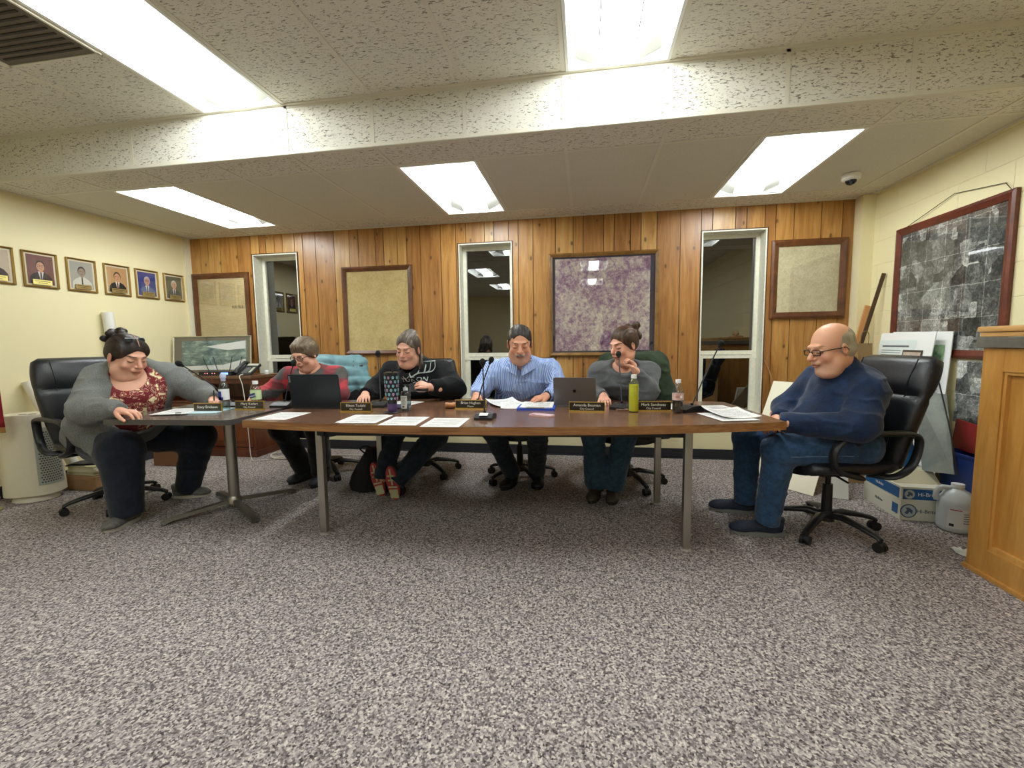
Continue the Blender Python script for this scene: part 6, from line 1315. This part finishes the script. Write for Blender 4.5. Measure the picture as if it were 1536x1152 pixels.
# ---------------------------------------------------------------- P5 woman in grey top, hand at her mouth
R5 = Matrix.Rotation(math.radians(-10), 4, 'Z')
tor = [((.45, -1.08, .88), (.205, .150, .18), R5), ((.45, -1.03, .72), (.22, .14, .19), R5), ((.44, -.95, .56), (.20, .19, .12), R5), ((.43, -1.17, .87), (.15, .11, .10), R5)]
aN = ((.265, -1.12, .945), (.20, -1.20, .79), (.285, -1.38, .795), (.078, .066, .042)); aF = ((.635, -1.10, .945), (.605, -1.31, .825), (.515, -1.37, .965), (.080, .074, .042))
lN = ((.36, -1.0, .54), (.215, -1.36, .52), (.235, -1.24, .09), (.095, .082, .080)); lF = ((.52, -1.0, .54), (.44, -1.36, .52), (.365, -1.26, .09), (.095, .082, .080))
h5 = (V((.435, -1.27, 1.158)), math.radians(-50), math.radians(14), 0)
r, M = build_person('woman with brown bun in a grey draped top, hand raised to her mouth', (.45, -1.05, 0), h5, 1.04, .99, 'dea78e', 'b8665c', tor, (aN, aF), (lN, lF),
    [((.285, -1.385, .795), (.15, -.8, -.25), (0, -.1, 1), 1, dict(curl=(.5, .5, .6, .6), s=.92)), ((.510, -1.378, .975), (-.45, -.15, .72), (.55, .25, .55), -1, dict(curl=(.8, .95, 1.1, 1.2), s=.95, thumb=(.3, .7)))],
    hk=dict(jowl=.3, nose=1.0), ck=dict(brow='4e3728', flush=.7), neck=.058, nb=(.448, -1.13, 1.0))
GT = cloth('grey_jersey', '4a4c4e', '585a5c', .85, 10, .15, 420)
S = shirt_sdf(tor, (aN, aF), sh=.066); S.ell((.445, -1.19, 1.03), (.105, .098, .085), sub=True, k=.012)
for i, (dz, rad) in enumerate(((.0, .015), (-.035, .013), (-.075, .012))):
    pts = crom([(.35 - .01 * i, -1.14, .985 + dz * .3), (.375, -1.24 - .01 * i, .945 + dz), (.44, -1.275 - .008 * i, .925 + dz), (.51, -1.24 - .01 * i, .945 + dz), (.545 + .01 * i, -1.14, .985 + dz * .3)], 4); S.chain(pts, [rad] * len(pts), k=.014)
S.plane((0, 0, .50), (0, 0, -1)); garment('draped_top', r, S, GT, .0085, .009, (7, 8, 17), 33, .003)
S = SDF(.06); S.ell((.44, -.95, .56), (.19, .18, .12)); leg(S, *lN); leg(S, *lF); garment('jeans', r, S, DENIM3, .010, .006, (8, 8, 14), 34, .004)
for hl, to in (((.245, -1.19, 0), (.20, -1.40, 0)), ((.375, -1.20, 0), (.345, -1.42, 0))): shoe(r, hl, to, (0, 0, 1), BRN, mat('sole_brown', '2a2420', .7), .25, .09)
def f(S, q):
    for i in range(22): a = i * .9; S.ell((.036 * math.cos(a * 1.7), .100 * q + .032 * math.sin(a), .078 * q + .040 * math.cos(a * 1.3)), (.023, .022, .026), k=.005)
    for sx in (-1, 1): S.ell((sx * .064 * q, -.01 * q, .04 * q), (.016 * q, .04 * q, .042 * q), k=.02)
HB5 = hairmat('brown_bun_hair', '24180f', '4a3424', '7d6045', (48, 8, 8)); hair(r, M, 1.04, .99, HB5, f, amp=.0045, fh=.074)
# ---------------------------------------------------------------- P3 woman in black hoodie
tor = [((-1.25, -1.06, .88), (.235, .170, .19), I4), ((-1.25, -1.02, .71), (.25, .165, .20), I4), ((-1.26, -.92, .55), (.22, .20, .13), I4), ((-1.25, -1.16, .83), (.19, .12, .11), I4)]
aN = ((-1.47, -1.09, .945), (-1.585, -1.20, .80), (-1.565, -1.385, .80), (.092, .080, .050)); aF = ((-1.03, -1.08, .955), (-.885, -1.21, .83), (-1.015, -1.385, .855), (.096, .088, .052))
lN = ((-1.36, -1.0, .53), (-1.38, -1.28, .50), (-1.42, -1.43, .13), (.11, .09, .068)); lF = ((-1.12, -1.0, .53), (-1.03, -1.26, .46), (-1.285, -1.49, .13), (.11, .092, .068))
h3 = (V((-1.245, -1.26, 1.145)), math.radians(-4), math.radians(14), math.radians(4))
r, M = build_person('woman with greying brown hair in a black hoodie lettered GEAR, holding a phone', (-1.25, -1.0, 0), h3, 1.05, 1.04, 'd6a38c', 'b0685c', tor, (aN, aF), (lN, lF),
    [((-1.56, -1.39, .80), (.35, -.80, -.22), (0, -.1, 1), 1, dict(curl=(.3, .35, .4, .45), s=.98)), ((-1.02, -1.392, .858), (-.75, -.35, .25), (.2, -.6, .6), -1, dict(curl=(.9, 1.0, 1.1, 1.1), s=.95, thumb=(.4, .7)))],
    hk=dict(jowl=.7, nose=1.0), ck=dict(brow='5a4638', flush=.5), neck=.062, nb=(-1.25, -1.12, .99))
BK = cloth('black_fleece', '08090c', '0f1014', .9, 10, .2, 300, .05)
S = shirt_sdf(tor, (aN, aF), sh=.078); pts = crom([(-1.36, -1.10, 1.0), (-1.25, -.99, 1.035), (-1.14, -1.10, 1.0), (-1.20, -1.22, .955), (-1.25, -1.265, .925)], 4); S.chain(pts, [.035] * len(pts), k=.03); pts = crom([(-1.36, -1.10, 1.0), (-1.31, -1.21, .955), (-1.25, -1.265, .925)], 4); S.chain(pts, [.034] * len(pts), k=.03)
S.ell((-1.25, -1.175, 1.045), (.075, .085, .075), sub=True, k=.012); S.ell((-1.25, -1.26, .995), (.035, .05, .05), sub=True, k=.01); S.plane((0, 0, .48), (0, 0, -1)); hd = garment('hoodie', r, S, BK, .009, .011, (7, 8, 14), 44, .004); bv = bvh_of(hd)
LT = mat('logo_grey', 'a9b2ae', .7); decal(text_mesh('YUKON', .052, 0, space=1.05), bv, hd, 'logo_lettering', LT, (-1.195, -1.4, .905)); decal(text_mesh('GEAR', .036, 0, space=1.1), bv, hd, 'logo_lettering', mat('logo_white', 'c9cfcc', .7), (-1.165, -1.4, .872))
def strip(pts, w0, w1):
    n = len(pts); o_ = []; fs = []
    for i, p in enumerate(pts):
        a = pts[max(i - 1, 0)]; c = pts[min(i + 1, n - 1)]; d = (V(c) - V(a)); d.normalize(); q = V((-d.y, d.x)); w_ = w0 + (w1 - w0) * i / (n - 1); o_ += [(p[0] + q.x * w_, p[1] + q.y * w_), (p[0] - q.x * w_, p[1] - q.y * w_)]
    return o_, [[2 * i, 2 * i + 1, 2 * i + 3, 2 * i + 2] for i in range(n - 1)]
def c2(pts, n=5): return [(p.x, p.y) for p in crom([(a, b_, 0) for a, b_ in pts], n)]
for pts in ([(-.06, .0), (-.02, .03), (.03, .035), (.055, .06), (.05, .115)], [(.03, .035), (.075, .045), (.095, .08), (.075, .13)], [(-.02, .03), (-.015, .055)], [(.02, .036), (.025, .075), (.02, .10)], [(-.06, .0), (-.075, .03), (-.07, .055)]):
    v_, p_ = strip(c2(pts), .0055, .0018); decal(v_, bv, hd, 'antler_print', LT, (-1.15, -1.4, .925), .003, polys=p_)
for sx in (-1, 1): b = B(); b.at(Matrix.Translation(-r.location)); b.tube(crom([bv.ray_cast(V((-1.25 + sx * x, -2.2, z)), V((0, 1, 0)))[0] + V((0, -.004, 0)) for x, z in ((.022, .935), (.008, .915), (-.006, .90))], 4), .0025, 6); b.build('drawstring', hd, mat('string_grey', 'a7a39a', .7))
S = SDF(.06); S.ell((-1.26, -.93, .55), (.21, .19, .12)); leg(S, *lN); leg(S, *lF); garment('jeans', r, S, DENIM2, .010, .006, (8, 8, 14), 46, .004)
SR = mat('sole_red', 'a83b3e', .6); SLM = mat('shoe_black2', '15151a', .7)
for hl, dr in (((-1.285, -1.515, .012), (-.12, -.10, 1)), ((-1.43, -1.455, .015), (-.28, .05, .95))):
    so = shoe(r, hl, V(hl) + V(dr).normalized() * .28, (0.1, .95, .12), SLM, SR, .27, .10, h=.07)
    sl = so.children[0]; f_ = V(dr).normalized(); u = V((.1, .95, .12)); u = (u - f_ * u.dot(f_)).normalized(); x = f_.cross(u); Mx = Matrix(((x.x, f_.x, u.x, hl[0]), (x.y, f_.y, u.y, hl[1]), (x.z, f_.z, u.z, hl[2]), (0, 0, 0, 1))); b = B(); b.at(Matrix.Translation(-r.location) @ Mx)
    b.m(mat('tread_cream', 'b9bb96', .7)); 
    for k in range(5): b.box((0, .02 + .035 * k + (.02 if k > 2 else 0), -.001), (.075 if k < 3 else .06, .012, .005))
    b.box((0, .17, -.001), (.012, .13, .005)); b.box((0, .035, -.0005), (.07, .07, .004)); b.build('sole_tread', sl)
def f(S, q):
    S.ell((0, .065 * q, .115 * q), (.045 * q, .045 * q, .03 * q), k=.03)
    for sx, ln in ((1, -.19), (-1, -.15)): S.chain([V((sx * .070, .03, .02)) * q, V((sx * .082, .032, -.05)) * q, V((sx * .084, .02, -.11)) * q, V((sx * (.072), -.03, ln)) * q], [.018 * q, .014 * q, .012 * q, .005], k=.012)
    S.chain([V((0, .09, .0)) * q, V((0, .11, -.10)) * q], [.05 * q, .035 * q], k=.03)
hair(r, M, 1.05, 1.04, hairmat('greying_brown_hair', '2b241e', '574b40', 'a0968a', (42, 7, 7)), f, amp=.0055, fh=.086)
r2 = thing('smartphone', 'black smartphone held upright-sideways by the woman in the black hoodie', 'phone', (-1.10, -1.42, .86), .15); r2.rotation_euler = (.9, 0, .1); b = B(); b.prism(rr(.15, .074, .01), -.004, .004); b.build('body', r2, mat('phone_black', '0e0f12', .2)); b = B(); b.at(TR((0, 0, .0045))).prism(rr(.14, .066, .008), -.0006, .0006); b.build('screen', r2, mat('screen_dark', '20242a', .15))
r2.name = 'smartphone'
# ---------------------------------------------------------------- P2 woman in red plaid
R2 = Matrix.Rotation(math.radians(-16), 4, 'Z')
tor = [((-2.185, -1.10, .86), (.205, .150, .18), R2), ((-2.18, -1.10, .70), (.22, .18, .19), R2), ((-2.19, -.96, .55), (.20, .19, .12), R2), ((-2.20, -1.18, .84), (.16, .11, .10), R2)]
aN = ((-2.385, -1.17, .92), (-2.53, -1.24, .79), (-2.505, -1.41, .80), (.080, .070, .046)); aF = ((-1.99, -1.07, .925), (-1.885, -1.22, .78), (-1.93, -1.42, .795), (.080, .070, .046))
lN = ((-2.29, -1.0, .53), (-2.36, -1.34, .50), (-2.31, -1.13, .09), (.105, .09, .078)); lF = ((-2.10, -1.0, .53), (-2.03, -1.34, .50), (-2.12, -1.18, .09), (.105, .09, .078))
h2 = (V((-2.165, -1.25, 1.115)), math.radians(-4), math.radians(22), 0)
r, M = build_person('woman with short brown hair and glasses in a red and grey plaid top', (-2.2, -1.0, 0), h2, 1.05, 1.0, 'e0ac94', 'b8665c', tor, (aN, aF), (lN, lF),
    [((-2.505, -1.415, .80), (.45, -.72, -.22), (0, -.1, 1), 1, dict(curl=(.5, .55, .6, .6), s=.92)), ((-1.93, -1.425, .795), (-.3, -.8, -.2), (0, -.1, 1), -1, dict(curl=(.5, .55, .6, .6), s=.92))],
    hk=dict(jowl=.35, nose=1.0), ck=dict(flush=.5), neck=.058, nb=(-2.175, -1.13, .975))
PL = NT('red_plaid'); v = PL.coord(); s_ = PL.n('SeparateXYZ'); PL.l(v, s_.inputs[0]); n = PL.noise(v, 14, 3)
def band(ax, per, ph): return PL.ramp(PL.math('ADD', PL.math('MULTIPLY', PL.math('SINE', PL.math('ADD', PL.math('MULTIPLY', s_.outputs[ax], 2 * PI / per), ph)), .5), PL.math('ADD', .5, PL.math('MULTIPLY', PL.math('SUBTRACT', n, .5), .25))), [(.42, '000000'), (.58, 'ffffff')])
bx, bz = band('X', .17, .4), band('Z', .17, 1.0); PL.set('Base Color', PL.mix(bx, PL.mix(bz, '4a4a48', '6e2c32'), PL.mix(bz, '7a3238', 'a32a36'))); PL.set('Roughness', .9); PL.set('Sheen Weight', .15); PL.bump(PL.noise(v, 24, 4, .6, 1), .28, .012)
S = shirt_sdf(tor, (aN, aF), sh=.066); S.ell((-2.18, -1.19, 1.005), (.100, .095, .078), sub=True, k=.010); S.plane((0, 0, .48), (0, 0, -1)); garment('plaid_top', r, S, PL.m, .009, .008, (7, 8, 15), 51, .003)
S = SDF(.06); S.ell((-2.19, -.96, .55), (.19, .18, .12)); leg(S, *lN); leg(S, *lF); garment('trousers', r, S, BLACKT, .011, .006, (8, 8, 14), 52, .004)
for hl, to in (((-2.30, -1.06, 0), (-2.35, -1.30, 0)), ((-2.11, -1.12, 0), (-2.09, -1.37, 0))): shoe(r, hl, to, (0, 0, 1), mat('shoe_slate', '2c3036', .7), mat('sole_black', '0c0c0d', .6), .26, .095)
def f(S, q):
    S.ell((0, -.055 * q, .092 * q), (.064 * q, .038 * q, .030 * q), k=.02)
    for sx in (-1, 1): S.ell((sx * .068 * q, -.005 * q, .035 * q), (.022 * q, .048 * q, .050 * q), k=.02)
    S.ell((0, .06 * q, .03 * q), (.078 * q, .06 * q, .085 * q), k=.03)
hair(r, M, 1.05, 1.0, hairmat('short_brown_hair', '4a3c2e', '6f5f4c', '95866e', (50, 14, 14)), f, amp=.004, grow=1.04, fh=.050)
eyeglasses(r, M, 1.05, 1.0, '1d1a1c', False, .0024, .023, .0165)
# ---------------------------------------------------------------- jackets on chairs
def jacket(name, label, cpos, rz, mt, quilt, sleeve, seed, w=.27):
    r = thing(name, label, 'jacket', (cpos[0], cpos[1], 0), rz); S = SDF(.05); loc = lambda x, y, z: (x, y, z)
    S.cone(loc(-w * .72, .33, .995), loc(w * .72, .33, .995), .105, .105, k=.05); S.ell(loc(0, .27, .82), (w * 1.05, .12, .26)); S.ell(loc(0, .38, .74), (w * 1.05, .10, .32))
    for (a, b_, r0, r1) in sleeve: S.cone(a, b_, r0, r1, k=.04)
    P, F = S.mesh(.011); P = smooth(P, F, 1); N = normals(P, F); d = folds(P, (8, 8, 12), .012, seed)
    if quilt: q = P[:, 2] + .04 * (vnoise(P * 6) - .5) + .15 * P[:, 0]; d = d * .6 + .013 * (np.abs(np.sin(q * PI / .085)) - .6)
    P = P + N * d[:, None]; o = skin_obj('jacket_body', [(P, F, 0)], None, [mt]); o.parent = r; return r
jacket('puffer_jacket', 'teal quilted puffer jacket hanging over the chair of the woman in plaid', (-2.21, -.93), math.radians(10), cloth('teal_puffer', '5f8790', '7da3ab', .5, 8, .1, 100, .0), True, [((.20, .30, .92), (.40, .20, .70), .09, .07), ((.40, .20, .70), (.46, .12, .52), .07, .055), ((-.2, .3, .9), (-.27, .25, .6), .08, .06)], 3, .27)
jacket('green_jacket', 'dark green jacket hanging over the chair of the woman in the grey top', (.50, -.90), math.radians(-12), cloth('green_canvas', '202c1c', '2d3b26', .8, 10, .2, 200, .05), False, [((.22, .28, .95), (.36, .20, .62), .085, .07), ((.15, .26, 1.02), (.02, .20, 1.04), .05, .04)], 6, .29)
